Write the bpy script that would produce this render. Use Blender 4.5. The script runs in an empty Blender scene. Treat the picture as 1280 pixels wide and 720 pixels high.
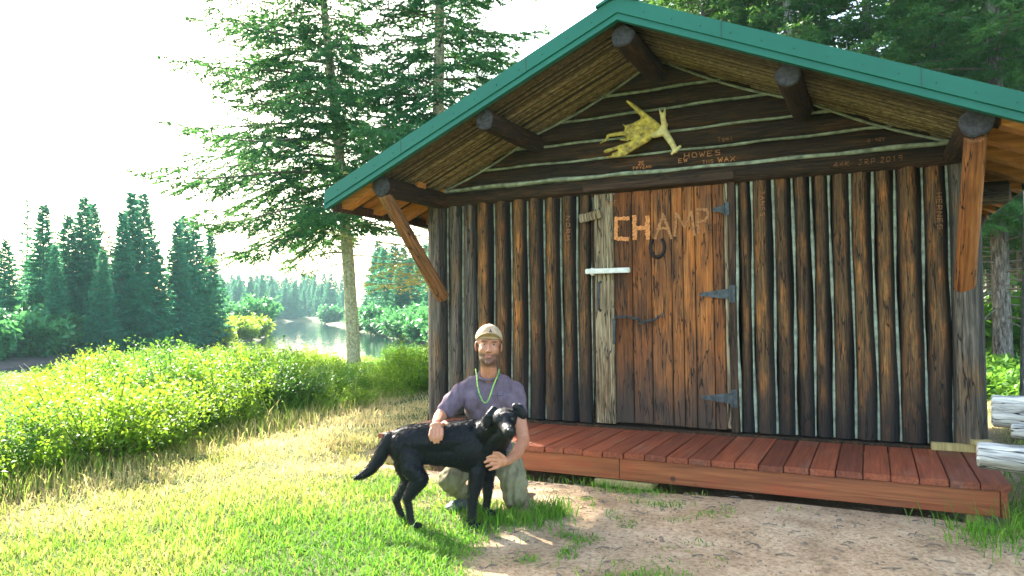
import bpy, bmesh, math, random
import numpy as np
from mathutils import Vector, Matrix, Euler
R = math.radians
rng = np.random.default_rng(7)
random.seed(7)
SC = bpy.context.scene
COL = SC.collection

# ------------------------------------------------------------------ camera frame (measured vanishing points)
F_PX = 900.86
CAM = np.array([[0.89461844, 0.02278652, 0.4462495],
                [0.44673403, -0.02481856, -0.89432251],
                [-0.00930323, 0.99943225, -0.03238265]])
CAMZ = 1.2
cam = bpy.data.cameras.new('camera'); co = bpy.data.objects.new('camera', cam); COL.objects.link(co)
Mx = Matrix(CAM.tolist()).to_4x4(); Mx.translation = (0, 0, CAMZ)
co.matrix_world = Mx
cam.sensor_width = 36; cam.lens = F_PX*36/1280; cam.clip_end = 3000; cam.clip_start = .05
SC.camera = co
YAW = math.atan2(0.44673403, 0.89461844)

# ------------------------------------------------------------------ helpers
def tag(o, label=None, cat=None, group=None, kind=None):
    if label: o['label'] = label
    if cat: o['category'] = cat
    if group: o['group'] = group
    if kind: o['kind'] = kind
    return o
def empty(name, loc=(0, 0, 0), rz=0):
    o = bpy.data.objects.new(name, None); COL.objects.link(o)
    o.location = loc; o.rotation_euler = (0, 0, rz); o.empty_display_size = .1
    return o
def link(name, me, parent=None, loc=None, rot=None):
    o = bpy.data.objects.new(name, me); COL.objects.link(o)
    if parent: o.parent = parent
    if loc is not None: o.location = loc
    if rot is not None: o.rotation_euler = rot
    return o
def copy_tree(o, parent=None):
    c = o.copy(); COL.objects.link(c)
    if parent: c.parent = parent
    for ch in list(o.children): copy_tree(ch, c)
    return c
def me_np(name, V, F, mat, smooth=False, attrs=None):
    V = np.ascontiguousarray(V, dtype=np.float32); F = np.ascontiguousarray(F, dtype=np.int32)
    me = bpy.data.meshes.new(name); n, k = F.shape
    me.vertices.add(len(V)); me.vertices.foreach_set('co', V.ravel())
    me.loops.add(n*k); me.loops.foreach_set('vertex_index', F.ravel())
    me.polygons.add(n); me.polygons.foreach_set('loop_start', np.arange(0, n*k, k, dtype=np.int32))
    me.polygons.foreach_set('loop_total', np.full(n, k, dtype=np.int32))
    if smooth: me.polygons.foreach_set('use_smooth', np.ones(n, dtype=bool))
    me.update(calc_edges=True)
    if mat: me.materials.append(mat)
    for a, d in (attrs or {}).items():
        at_ = me.attributes.new(a, 'FLOAT', 'POINT'); at_.data.foreach_set('value', np.ascontiguousarray(d, dtype=np.float32))
    return me
def nrm(a):
    return a/np.maximum(np.linalg.norm(a, axis=-1, keepdims=True), 1e-9)
class MB:
    """collects pieces of one mesh"""
    def __init__(s): s.v = []; s.f = []; s.sm = []; s.t = []
    def add(s, V, F, smooth=False, tint=0.):
        b = len(s.v); s.v += [tuple(map(float, p)) for p in V]; s.f += [tuple(int(i)+b for i in f) for f in F]
        s.sm += [smooth]*len(F); s.t += [tint]*len(V)
    def box(s, x0, x1, y0, y1, z0, z1, bev=.004, tint=0., M=None):
        b = min(bev, (x1-x0)/3, (y1-y0)/3, (z1-z0)/3)
        bm = bmesh.new(); bmesh.ops.create_cube(bm, size=1)
        for v in bm.verts:
            v.co = Vector(((x0+x1)/2+v.co.x*(x1-x0), (y0+y1)/2+v.co.y*(y1-y0), (z0+z1)/2+v.co.z*(z1-z0)))
        if b > 0: bmesh.ops.bevel(bm, geom=bm.edges[:], offset=b, segments=2, affect='EDGES')
        if M is not None: bm.transform(M)
        bm.verts.index_update()
        s.add([v.co[:] for v in bm.verts], [[v.index for v in f.verts] for f in bm.faces], False, tint); bm.free()
    def tube(s, P, rad, sides=8, cap=True, tint=0., jit=0., smooth=True, seed=0):
        P = np.array(P, float); n = len(P); rad = np.broadcast_to(np.array(rad, float), (n,))
        T = nrm(np.gradient(P, axis=0)); up = np.array([0, 0, 1.]) if abs(T[0][2]) < .9 else np.array([1., 0, 0])
        a = nrm(np.cross(T[0], up)); V = []
        r_ = np.random.default_rng(seed)
        for i in range(n):
            a = nrm(a-T[i]*(a@T[i])); b = np.cross(T[i], a)
            for k in range(sides):
                t = 2*math.pi*k/sides; rr = rad[i]*(1+(r_.uniform(-jit, jit) if jit else 0))
                V.append(P[i]+rr*(math.cos(t)*a+math.sin(t)*b))
        Fc = [[i*sides+k, i*sides+(k+1) % sides, (i+1)*sides+(k+1) % sides, (i+1)*sides+k] for i in range(n-1) for k in range(sides)]
        s.add(V, Fc, smooth, tint)
        if cap:
            s.add(V[:sides], [list(range(sides))[::-1]], False, tint); s.add(V[-sides:], [list(range(sides))], False, tint)
    def prism(s, pts, y0, y1, tint=0.):
        n = len(pts); V = [(p[0], y0, p[1]) for p in pts]+[(p[0], y1, p[1]) for p in pts]
        s.add(V, [list(range(n)), list(range(2*n-1, n-1, -1))]+[[i, (i+1) % n, n+(i+1) % n, n+i][::-1] for i in range(n)], False, tint)
    def mesh(s, name, mat):
        me = bpy.data.meshes.new(name); me.from_pydata(s.v, [], s.f); me.materials.append(mat)
        me.polygons.foreach_set('use_smooth', s.sm)
        a = me.attributes.new('tint', 'FLOAT', 'POINT'); a.data.foreach_set('value', s.t); me.update(); return me
    def build(s, name, mat, parent=None, loc=None, rot=None): return link(name, s.mesh(name, mat), parent, loc, rot)

# ------------------------------------------------------------------ materials
def newmat(name):
    m = bpy.data.materials.new(name); m.use_nodes = True; nt = m.node_tree
    return m, nt, nt.nodes['Principled BSDF'], nt.nodes['Material Output']
def nd(nt, t, **k):
    n = nt.nodes.new(t)
    for a, v in k.items():
        if a.startswith('i_'):
            key = a[2:].replace('_', ' '); n.inputs[int(key) if key.isdigit() else key].default_value = v
        else: setattr(n, a, v)
    return n
def ramp(nt, stops, interp='LINEAR'):
    n = nt.nodes.new('ShaderNodeValToRGB'); cr = n.color_ramp; cr.interpolation = interp
    while len(cr.elements) < len(stops): cr.elements.new(.5)
    for e, (p, c) in zip(cr.elements, stops): e.position = p; e.color = (*c, 1) if len(c) == 3 else c
    return n
def coords(nt, scale, rand=True):
    tc = nd(nt, 'ShaderNodeTexCoord'); mp = nd(nt, 'ShaderNodeMapping')
    if rand:
        oi = nd(nt, 'ShaderNodeObjectInfo'); mu = nd(nt, 'ShaderNodeMath', operation='MULTIPLY', i_1=37.)
        nt.links.new(oi.outputs['Random'], mu.inputs[0]); ad = nd(nt, 'ShaderNodeVectorMath', operation='ADD')
        nt.links.new(tc.outputs['Object'], ad.inputs[0]); nt.links.new(mu.outputs[0], ad.inputs[1]); nt.links.new(ad.outputs[0], mp.inputs[0])
    else: nt.links.new(tc.outputs['Object'], mp.inputs[0])
    mp.inputs['Scale'].default_value = scale
    return mp.outputs[0]
def mixc(nt, f, a, b, bt='MIX'):
    n = nd(nt, 'ShaderNodeMix', data_type='RGBA', blend_type=bt)
    for s, i in ((f, 0), (a, 6), (b, 7)):
        if isinstance(s, (int, float)): n.inputs[i].default_value = s
        elif isinstance(s, tuple): n.inputs[i].default_value = (*s, 1)
        else: nt.links.new(s, n.inputs[i])
    return n.outputs[2]
def wood(name, grain, patch=None, patch_rng=(.45, .62), axis='z', rough=.75, bump=.4, fine=60, stretch=18, pscale=(3, 3, 1.1), cracks=True, tintmix=None, spec=.3, knots=None, vary=False, foot=None):
    m, nt, b, out = newmat(name); L = nt.links.new
    s = [fine, fine, fine]; s['xyz'.index(axis)] = fine/stretch
    c1 = coords(nt, tuple(s))
    n1 = nd(nt, 'ShaderNodeTexNoise', i_Scale=1., i_Detail=6., i_Roughness=.62, i_Distortion=.4); L(c1, n1.inputs['Vector'])
    r1 = ramp(nt, grain); L(n1.outputs['Fac'], r1.inputs[0]); colr = r1.outputs[0]
    if patch:
        p = list(pscale)
        if axis == 'x': p = [p[2], p[0], p[1]]
        if axis == 'y': p = [p[0], p[2], p[1]]
        c2 = coords(nt, tuple(p)); n2 = nd(nt, 'ShaderNodeTexNoise', i_Scale=1.6, i_Detail=7., i_Roughness=.68); L(c2, n2.inputs['Vector'])
        r2 = ramp(nt, [(patch_rng[0], (0, 0, 0)), (patch_rng[1], (1, 1, 1))]); L(n2.outputs['Fac'], r2.inputs[0])
        r3 = ramp(nt, patch); L(n1.outputs['Fac'], r3.inputs[0])
        colr = mixc(nt, r2.outputs[0], colr, r3.outputs[0])
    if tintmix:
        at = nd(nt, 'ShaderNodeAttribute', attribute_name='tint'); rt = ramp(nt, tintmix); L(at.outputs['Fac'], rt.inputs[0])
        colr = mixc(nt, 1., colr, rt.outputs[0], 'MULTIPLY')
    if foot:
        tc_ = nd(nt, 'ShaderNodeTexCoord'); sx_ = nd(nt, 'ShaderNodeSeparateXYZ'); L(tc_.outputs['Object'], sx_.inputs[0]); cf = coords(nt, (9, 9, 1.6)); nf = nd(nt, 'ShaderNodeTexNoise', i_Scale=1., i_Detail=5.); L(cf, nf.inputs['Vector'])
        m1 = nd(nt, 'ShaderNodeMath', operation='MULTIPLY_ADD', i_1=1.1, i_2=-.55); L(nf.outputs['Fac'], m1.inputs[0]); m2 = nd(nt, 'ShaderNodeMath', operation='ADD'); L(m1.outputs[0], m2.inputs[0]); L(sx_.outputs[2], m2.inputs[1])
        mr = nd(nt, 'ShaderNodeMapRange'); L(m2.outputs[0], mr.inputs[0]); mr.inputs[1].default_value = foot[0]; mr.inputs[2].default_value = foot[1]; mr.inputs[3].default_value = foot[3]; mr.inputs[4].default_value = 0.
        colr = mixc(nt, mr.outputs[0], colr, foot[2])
    if vary:
        oi_ = nd(nt, 'ShaderNodeObjectInfo'); rv_ = ramp(nt, [(0, (.55, .55, .6)), (.5, (.95, .9, .85)), (1, (1.25, 1.15, 1.0))]); L(oi_.outputs['Random'], rv_.inputs[0]); colr = mixc(nt, 1., colr, rv_.outputs[0], 'MULTIPLY')
    if knots:
        c4 = coords(nt, (5, 5, 5)); vo = nd(nt, 'ShaderNodeTexVoronoi', i_Scale=1.); L(c4, vo.inputs['Vector'])
        rk = ramp(nt, [(.05, (1, 1, 1)), (.13, (0, 0, 0))]); L(vo.outputs['Distance'], rk.inputs[0])
        colr = mixc(nt, rk.outputs[0], colr, knots)
    L(colr, b.inputs['Base Color']); b.inputs['Roughness'].default_value = rough; b.inputs['Specular IOR Level'].default_value = spec
    h = n1.outputs['Fac']
    if cracks:
        s3 = [9, 9, 9]; s3['xyz'.index(axis)] = .7; c3 = coords(nt, tuple(s3))
        n3 = nd(nt, 'ShaderNodeTexNoise', i_Scale=2., i_Detail=3., i_Roughness=.5); L(c3, n3.inputs['Vector'])
        r4 = ramp(nt, [(.484, (1, 1, 1)), (.497, (0, 0, 0)), (.503, (0, 0, 0)), (.516, (1, 1, 1))]); L(n3.outputs['Fac'], r4.inputs[0])
        mu = nd(nt, 'ShaderNodeMath', operation='MULTIPLY'); L(n1.outputs['Fac'], mu.inputs[0]); L(r4.outputs[0], mu.inputs[1]); h = mu.outputs[0]
        colr = mixc(nt, r4.outputs[0], (.008, .006, .005), colr); L(colr, b.inputs['Base Color'])
    bp = nd(nt, 'ShaderNodeBump', i_Strength=bump, i_Distance=.012); L(h, bp.inputs['Height']); L(bp.outputs[0], b.inputs['Normal'])
    return m
def plain(name, colr, rough=.6, metal=0., spec=.5, var=.25, scale=12., bump=.0, col2=None):
    m, nt, b, out = newmat(name); L = nt.links.new
    c = coords(nt, (scale,)*3); n = nd(nt, 'ShaderNodeTexNoise', i_Scale=1., i_Detail=6., i_Roughness=.6); L(c, n.inputs['Vector'])
    lo = tuple(x*(1-var) for x in colr); hi = col2 or tuple(min(1, x*(1+var)) for x in colr)
    r_ = ramp(nt, [(.35, lo), (.65, hi)]); L(n.outputs['Fac'], r_.inputs[0]); L(r_.outputs[0], b.inputs['Base Color'])
    b.inputs['Roughness'].default_value = rough; b.inputs['Metallic'].default_value = metal; b.inputs['Specular IOR Level'].default_value = spec
    if bump:
        bp = nd(nt, 'ShaderNodeBump', i_Strength=bump, i_Distance=.01); L(n.outputs['Fac'], bp.inputs['Height']); L(bp.outputs[0], b.inputs['Normal'])
    return m
def leafmat(name, c0, c1, trans=.45, tcol=None, rough=.55, clump=.8):
    """two-sided leaf: per-leaf tint attribute, clump noise, light passing through"""
    m, nt, b, out = newmat(name); L = nt.links.new
    at = nd(nt, 'ShaderNodeAttribute', attribute_name='tint')
    c = coords(nt, (clump,)*3); n = nd(nt, 'ShaderNodeTexNoise', i_Scale=1., i_Detail=3.); L(c, n.inputs['Vector'])
    ad = nd(nt, 'ShaderNodeMath', operation='ADD'); L(at.outputs['Fac'], ad.inputs[0]); L(n.outputs['Fac'], ad.inputs[1])
    mu = nd(nt, 'ShaderNodeMath', operation='MULTIPLY', i_1=.5); L(ad.outputs[0], mu.inputs[0])
    r_ = ramp(nt, [(.2, c0), (.8, c1)]); L(mu.outputs[0], r_.inputs[0]); L(r_.outputs[0], b.inputs['Base Color'])
    b.inputs['Roughness'].default_value = rough; b.inputs['Specular IOR Level'].default_value = .3
    tr = nd(nt, 'ShaderNodeBsdfTranslucent'); tc = mixc(nt, .5, r_.outputs[0], tcol or c1); L(tc, tr.inputs['Color'])
    mx = nd(nt, 'ShaderNodeMixShader', i_0=trans); L(b.outputs[0], mx.inputs[1]); L(tr.outputs[0], mx.inputs[2]); L(mx.outputs[0], out.inputs['Surface'])
    return m

BLK = (.007, .006, .007)
M = {}
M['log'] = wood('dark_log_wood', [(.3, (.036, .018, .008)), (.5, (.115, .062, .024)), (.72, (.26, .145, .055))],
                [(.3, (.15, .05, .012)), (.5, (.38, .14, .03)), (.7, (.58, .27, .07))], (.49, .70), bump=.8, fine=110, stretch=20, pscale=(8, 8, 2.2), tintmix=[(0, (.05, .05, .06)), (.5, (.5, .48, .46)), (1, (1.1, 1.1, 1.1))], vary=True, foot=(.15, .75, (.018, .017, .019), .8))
M['log_dark'] = wood('blackened_log_wood', [(.3, (.006, .005, .004)), (.55, (.038, .020, .009)), (.75, (.13, .058, .018))],
                [(.3, (.04, .014, .006)), (.7, (.18, .075, .025))], (.52, .72), bump=.7, fine=60, stretch=14, pscale=(6, 6, .8))
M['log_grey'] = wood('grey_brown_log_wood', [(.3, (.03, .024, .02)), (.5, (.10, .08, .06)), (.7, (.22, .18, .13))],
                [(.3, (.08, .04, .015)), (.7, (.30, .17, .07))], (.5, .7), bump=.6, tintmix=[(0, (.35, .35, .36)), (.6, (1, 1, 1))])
M['brace'] = wood('orange_peeled_log', [(.3, (.15, .045, .012)), (.55, (.34, .12, .032)), (.75, (.50, .21, .065))], [(.3, (.06, .025, .012)), (.7, (.20, .085, .03))], (.48, .66),
                  bump=.3, knots=(.04, .015, .008))
M['brace_brown'] = wood('brown_peeled_log', [(.3, (.10, .04, .014)), (.55, (.26, .115, .04)), (.75, (.42, .21, .09))], [(.3, (.05, .03, .015)), (.7, (.15, .09, .04))], (.55, .72), bump=.3, knots=(.04, .015, .008))
M['logend'] = plain('sawn_log_end', (.04, .036, .038), .85, var=.55, scale=40, bump=.6)
M['chink'] = plain('pale_chinking', (.26, .29, .21), .8, var=.45, scale=14, bump=.3)
M['door'] = wood('weathered_door_planks', [(.3, (.04, .018, .008)), (.48, (.13, .052, .02)), (.6, (.24, .10, .036)), (.75, (.36, .17, .07))],
                 [(.3, (.26, .07, .014)), (.5, (.44, .14, .028)), (.7, (.62, .26, .07))], (.40, .66), bump=.6, fine=110, stretch=34, pscale=(4.5, 4.5, 1.1),
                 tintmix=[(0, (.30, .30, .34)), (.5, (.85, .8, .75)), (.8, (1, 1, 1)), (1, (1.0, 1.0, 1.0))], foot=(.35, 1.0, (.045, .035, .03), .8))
M['door_pale'] = wood('pale_weathered_plank', [(.3, (.05, .035, .02)), (.5, (.26, .19, .11)), (.7, (.50, .40, .25))], [(.3, (.05, .03, .015)), (.7, (.28, .15, .06))], (.5, .7), bump=.7, fine=70, stretch=20)
M['frame'] = wood('dark_frame_wood', [(.3, (.02, .012, .008)), (.55, (.07, .035, .018)), (.75, (.15, .08, .04))], bump=.5)
M['frame_x'] = wood('dark_lintel_wood', [(.3, (.02, .012, .008)), (.55, (.07, .035, .018)), (.75, (.16, .07, .03))], axis='x', bump=.5)
M['deck'] = wood('red_stained_deck_board', [(.3, (.13, .028, .012)), (.55, (.27, .065, .026)), (.75, (.40, .12, .05))], [(.3, (.14, .05, .03)), (.7, (.34, .17, .11))], (.54, .72),
                 axis='y', bump=.25, fine=50, stretch=25, cracks=False, rough=.55, spec=.45, vary=True)
M['fascia'] = wood('red_brown_fascia_board', [(.3, (.17, .045, .015)), (.55, (.30, .09, .028)), (.75, (.42, .15, .05))], [(.3, (.24, .04, .014)), (.7, (.40, .09, .03))], (.5, .65),
                   axis='x', bump=.2, fine=40, stretch=25, cracks=False, rough=.5, spec=.45, knots=(.06, .02, .01))
M['treated'] = wood('yellow_treated_timber', [(.3, (.30, .22, .08)), (.6, (.50, .38, .16)), (.8, (.6, .48, .25))], bump=.2, cracks=False)
M['rafter'] = wood('orange_rafter_wood', [(.3, (.34, .12, .025)), (.6, (.60, .25, .06)), (.8, (.72, .36, .11))], axis='x', bump=.2, cracks=False, fine=35, knots=(.12, .04, .015))
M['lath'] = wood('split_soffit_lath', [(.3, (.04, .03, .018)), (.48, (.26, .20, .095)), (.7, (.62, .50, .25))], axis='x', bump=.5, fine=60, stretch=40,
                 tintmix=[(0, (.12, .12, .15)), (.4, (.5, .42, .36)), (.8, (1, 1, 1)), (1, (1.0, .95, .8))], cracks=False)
M['green'] = plain('green_painted_metal', (.010, .125, .085), .5, var=.08, scale=2, spec=.3)
M['dark_iron'] = plain('dark_worn_iron', (.02, .016, .015), .6, .5, var=.4, scale=30)
M['green_dark'] = plain('green_trim_seam', (.003, .05, .035), .5)
M['iron'] = plain('grey_iron', (.07, .08, .085), .6, .5, var=.4, scale=30, bump=.2)
M['rust'] = plain('rusty_iron', (.05, .028, .02), .8, .3, var=.5, scale=40, bump=.3)
M['white'] = plain('chipped_white_paint', (.72, .72, .66), .6, var=.15, scale=20, bump=.2)
M['carve'] = plain('fresh_carved_wood', (.62, .24, .075), .8, var=.35, scale=60)
M['carve_dim'] = plain('worn_carved_wood', (.36, .16, .06), .85, var=.45, scale=60)
M['antler'] = plain('yellow_antler_bone', (.36, .24, .05), .6, var=.4, scale=22, bump=.8, col2=(.72, .58, .10))
M['bone'] = plain('pale_antler_bone', (.66, .56, .24), .6, var=.25, scale=20, bump=.4)
M['weathered'] = wood('bleached_grey_log', [(.3, (.10, .09, .085)), (.47, (.42, .40, .37)), (.62, (.74, .71, .66)), (.8, (.82, .8, .76))], [(.3, (.05, .045, .04)), (.7, (.5, .46, .40))], (.58, .72),
                      axis='z', bump=1., fine=30, stretch=10)
M['skin'] = None

# ------------------------------------------------------------------ terrain
RIV = np.array([(-48, -6), (-28.1, 15.1), (-25.9, 17.2), (-22.8, 21.1), (-19.8, 26.6), (-17.5, 33), (-25.8, 41.9), (-38.3, 54), (-74.5, 89.8), (-122.9, 139.1), (-141, 170),
                (-162, 168), (-155.8, 153), (-93.9, 93.4), (-51.7, 50.8), (-42.7, 32.7), (-40.3, 26.7), (-38.9, 23.1), (-36.6, 19.5), (-66, -4)], float)
WATER = -1.3
def river_d(x, y):
    """signed distance to the river outline, negative in the water"""
    x = np.asarray(x, float); y = np.asarray(y, float)
    d = np.full(x.shape, 1e9); ins = np.zeros(x.shape, bool); n = len(RIV)
    for i in range(n):
        a = RIV[i]; b = RIV[(i+1) % n]; e = b-a
        t = np.clip(((x-a[0])*e[0]+(y-a[1])*e[1])/(e@e), 0, 1)
        d = np.minimum(d, np.hypot(x-a[0]-t*e[0], y-a[1]-t*e[1]))
        c = ((a[1] > y) != (b[1] > y)) & (x < (b[0]-a[0])*(y-a[1])/((b[1]-a[1]) if b[1] != a[1] else 1e-9)+a[0]); ins ^= c
    return np.where(ins, -d, d)
def sstep(a, b, x):
    t = np.clip((np.asarray(x, float)-a)/(b-a), 0, 1); return t*t*(3-2*t)
def vnoise(x, y, s, seed=0):
    """smooth value noise"""
    x = np.asarray(x, float)*s+seed*17.3; y = np.asarray(y, float)*s-seed*9.1
    xi = np.floor(x).astype(np.int64); yi = np.floor(y).astype(np.int64); fx = x-xi; fy = y-yi
    fx = fx*fx*(3-2*fx); fy = fy*fy*(3-2*fy)
    def h(i, j):
        v = (i*374761393+j*668265263+seed*974634777) & 0x7fffffff; v = ((v ^ (v >> 13))*1274126177) & 0x7fffffff
        return ((v ^ (v >> 16)) & 0xffff)/65535.
    return (h(xi, yi)*(1-fx)+h(xi+1, yi)*fx)*(1-fy)+(h(xi, yi+1)*(1-fx)+h(xi+1, yi+1)*fx)*fy
def height(x, y):
    x = np.asarray(x, float); y = np.asarray(y, float)
    d = river_d(x, y)
    z = np.where(d > 0, WATER+1.18*np.clip(d/17., 0, 1)**.9+.12*sstep(0, .4, d), WATER-.5*np.minimum(-d, 2)-.05)
    z = z+sstep(4, 12, d)*(-.10*sstep(-4.5, -7, x)*sstep(14, 9, y)+.05*(vnoise(x, y, .6, 1)-.5)+.025*(vnoise(x, y, 3, 2)-.5))
    z = z+.035*sstep(-2.2, -.6, x)*sstep(3.0, 4.6, y)*sstep(5.6, 5.0, y)*(1+.6*(vnoise(x, y, 2.2, 5)-.5))    # packed dirt in front of the deck
    z = z-.055*sstep(4.2, 4.9, y)*sstep(-4.4, -3.4, x)*sstep(1.3, .8, x)
    z = z-.13*sstep(4.88, 5.05, y)*sstep(-4, -3.6, x)*sstep(.9, .6, x)*sstep(6.3, 5.9, y)          # hollow under the deck
    z = z+.25*sstep(40, 90, d)*6*vnoise(x, y, .02, 3)
    return z
def dirtmask(x, y):
    s = ((x+1.25)*1.1+(y-3.15)*1.7)/2.02+.16
    n = vnoise(x, y, 1.6, 8)*.6+vnoise(x, y, 5, 9)*.4
    a = sstep(-.25, .35, s+(n-.5)*1.5)*sstep(-4.3, -3.3, x+(n-.5)*1.2)*sstep(1.6, .5, x+(n-.5)*.8)
    b = sstep(.62, .72, vnoise(x, y, .9, 21)*.6+vnoise(x*.4+y*.2, y-x*.6, 1.6, 22)*.4)*sstep(-7, -5.5, x)*.30      # worn patches in the lawn
    under = sstep(-4.1, -3.8, x)*sstep(5.0, 5.2, y)*sstep(1.2, .9, x)
    return np.clip(np.maximum(np.maximum(a, b), under), 0, 1)
N = 460; u = np.linspace(-1, 1, N); g = np.sinh(u*6.2)/math.sinh(6.2)*900
GX, GY = np.meshgrid(g-2.2, g+4.2, indexing='ij')
gx = GX.ravel(); gy = GY.ravel(); gz = height(gx, gy)
ii = (np.arange(N-1)[:, None]*N+np.arange(N-1)[None, :]).ravel()
gf = np.stack([ii, ii+N, ii+N+1, ii+1], 1)
mg, nt, b, out = newmat('ground_soil'); L = nt.links.new
c = coords(nt, (1, 1, 1), False)
n1 = nd(nt, 'ShaderNodeTexNoise', i_Scale=3., i_Detail=8., i_Roughness=.65); L(c, n1.inputs['Vector'])
n2 = nd(nt, 'ShaderNodeTexNoise', i_Scale=45., i_Detail=6., i_Roughness=.7); L(c, n2.inputs['Vector'])
rd = ramp(nt, [(.3, (.33, .215, .125)), (.5, (.50, .35, .215)), (.72, (.64, .48, .32))]); L(n1.outputs['Fac'], rd.inputs[0])
rd2 = ramp(nt, [(.35, (.50, .47, .44)), (.58, (1, 1, 1))]); L(n2.outputs['Fac'], rd2.inputs[0])
dirt = mixc(nt, 1., rd.outputs[0], rd2.outputs[0], 'MULTIPLY')
vo = nd(nt, 'ShaderNodeTexVoronoi', i_Scale=22.); L(c, vo.inputs['Vector'])
rv = ramp(nt, [(.04, (1, 1, 1)), (.10, (0, 0, 0))]); L(vo.outputs['Distance'], rv.inputs[0]); dirt = mixc(nt, rv.outputs[0], dirt, (.15, .10, .065))
rg = ramp(nt, [(.35, (.03, .06, .012)), (.55, (.08, .105, .03)), (.7, (.15, .14, .055))]); L(n1.outputs['Fac'], rg.inputs[0])
at = nd(nt, 'ShaderNodeAttribute', attribute_name='dirt'); colr = mixc(nt, at.outputs['Fac'], rg.outputs[0], dirt)
am = nd(nt, 'ShaderNodeAttribute', attribute_name='mud'); colr = mixc(nt, am.outputs['Fac'], colr, (.085, .07, .065))
L(colr, b.inputs['Base Color']); b.inputs['Roughness'].default_value = .95; b.inputs['Specular IOR Level'].default_value = .15
ml = nd(nt, 'ShaderNodeMath', operation='ADD'); L(n1.outputs['Fac'], ml.inputs[0]); L(n2.outputs['Fac'], ml.inputs[1])
bp = nd(nt, 'ShaderNodeBump', i_Strength=.7, i_Distance=.03); L(ml.outputs[0], bp.inputs['Height']); L(bp.outputs[0], b.inputs['Normal'])
M['ground'] = mg
dr = river_d(gx, gy)
ground = link('ground', me_np('ground', np.stack([gx, gy, gz], 1), gf, mg, True, {'dirt': dirtmask(gx, gy), 'mud': sstep(3.4, 1.2, dr)*np.where(np.hypot(gx, gy) < 50, 1, .5)}))
tag(ground, kind='structure')
# water
mw, nt, b, out = newmat('river_water'); L = nt.links.new
b.inputs['Base Color'].default_value = (.012, .03, .028, 1); b.inputs['Roughness'].default_value = .04; b.inputs['IOR'].default_value = 1.33; b.inputs['Specular IOR Level'].default_value = .8
c = coords(nt, (1., 1., 1), False); n1 = nd(nt, 'ShaderNodeTexNoise', i_Scale=1.4, i_Detail=4.); L(c, n1.inputs['Vector'])
bp = nd(nt, 'ShaderNodeBump', i_Strength=.25, i_Distance=.08); L(n1.outputs['Fac'], bp.inputs['Height']); L(bp.outputs[0], b.inputs['Normal'])
wmb = MB(); wmb.add([(-190, -30, WATER), (-8, -30, WATER), (-8, 190, WATER), (-190, 190, WATER)], [[0, 1, 2, 3]])
tag(wmb.build('water', mw), kind='structure')

# ------------------------------------------------------------------ log cabin
XC = -1.62; SL = .437; RZ = 3.375                     # centre line, roof slope, underside height at the ridge
YF, YB = 5.02, 9.0; XHALF = 2.74
cabin = empty('log_cabin', (XC, 7.5, 0))
tag(cabin, 'dark log cabin of upright logs with a green metal gable roof and a plank door', 'cabin')
def cpart(o, parent=None):
    o.parent = parent or cabin
    if not parent: o.matrix_parent_inverse = Matrix.Translation((-XC, -7.5, 0))
    return o
def under(x): return RZ-SL*abs(x-XC)
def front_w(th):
    """painted shading of an upright log: lit front (towards -Y): 1, shaded flanks: 0"""
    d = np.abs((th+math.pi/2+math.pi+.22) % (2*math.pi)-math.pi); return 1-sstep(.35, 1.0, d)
def log_mesh(name, Ln, r0, r1, mat, seed=0, sides=22, bend=.008, rough=.035, endmat=None):
    r_ = np.random.default_rng(seed); n = max(6, int(Ln/.06)); z = np.linspace(0, Ln, n); th = np.arange(sides)*2*math.pi/sides
    ph = r_.uniform(0, 6.28, 8); bx = bend*np.sin(z*1.9+ph[0])+bend*.5*np.sin(z*4.1+ph[1]); by = bend*np.sin(z*1.6+ph[2])
    rr = r0+(r1-r0)*z/Ln
    Rr = rr[:, None]*(1+rough*np.sin(2*th+ph[3]+z[:, None]*.8)+rough*.7*np.sin(3*th+ph[4]-z[:, None]*2.1)+rough*.5*np.sin(5*th+z[:, None]*5+ph[5])+r_.normal(0, rough*.16, (n, sides)))
    for k in range(int(Ln*2.2)):                     # knots
        kz = r_.uniform(0, Ln); kt = r_.uniform(0, 6.28); dt = np.abs((th-kt+math.pi) % (2*math.pi)-math.pi)
        Rr += r_.uniform(.004, .010)*np.exp(-((z[:, None]-kz)/.03)**2-(dt*rr.mean()/.025)**2)
    V = np.stack([bx[:, None]+Rr*np.cos(th), by[:, None]+Rr*np.sin(th), np.repeat(z[:, None], sides, 1)], 2).reshape(-1, 3)
    Fq = [[i*sides+k, i*sides+(k+1) % sides, (i+1)*sides+(k+1) % sides, (i+1)*sides+k] for i in range(n-1) for k in range(sides)]
    mb = MB(); mb.add(V, Fq, True); mb.t = list(np.tile(front_w(th), n))  # shade on the round flanks is painted in through tint
    me_n = len(mb.f)
    for e, zo in ((0, -.012), (n-1, .012)):            # domed ends
        ring = V[e*sides:(e+1)*sides]; cc = ring.mean(0); inner = cc+(ring-cc)*.86; inner[:, 2] += zo; inner[:, 2] += r_.normal(0, .002, sides)
        cen = cc.copy(); cen[2] += zo*1.1
        Vv = list(ring)+list(inner)+[cen]; Fc = [[k, (k+1) % sides, sides+(k+1) % sides, sides+k] for k in range(sides)]+[[sides+k, sides+(k+1) % sides, 2*sides] for k in range(sides)]
        if e == 0: Fc = [f[::-1] for f in Fc]
        mb.add(Vv, Fc, False)
    me = mb.mesh(name, mat)
    if endmat:
        me.materials.append(endmat)
        for i, p in enumerate(me.polygons):
            if i >= me_n: p.material_index = 1
    return me
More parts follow.
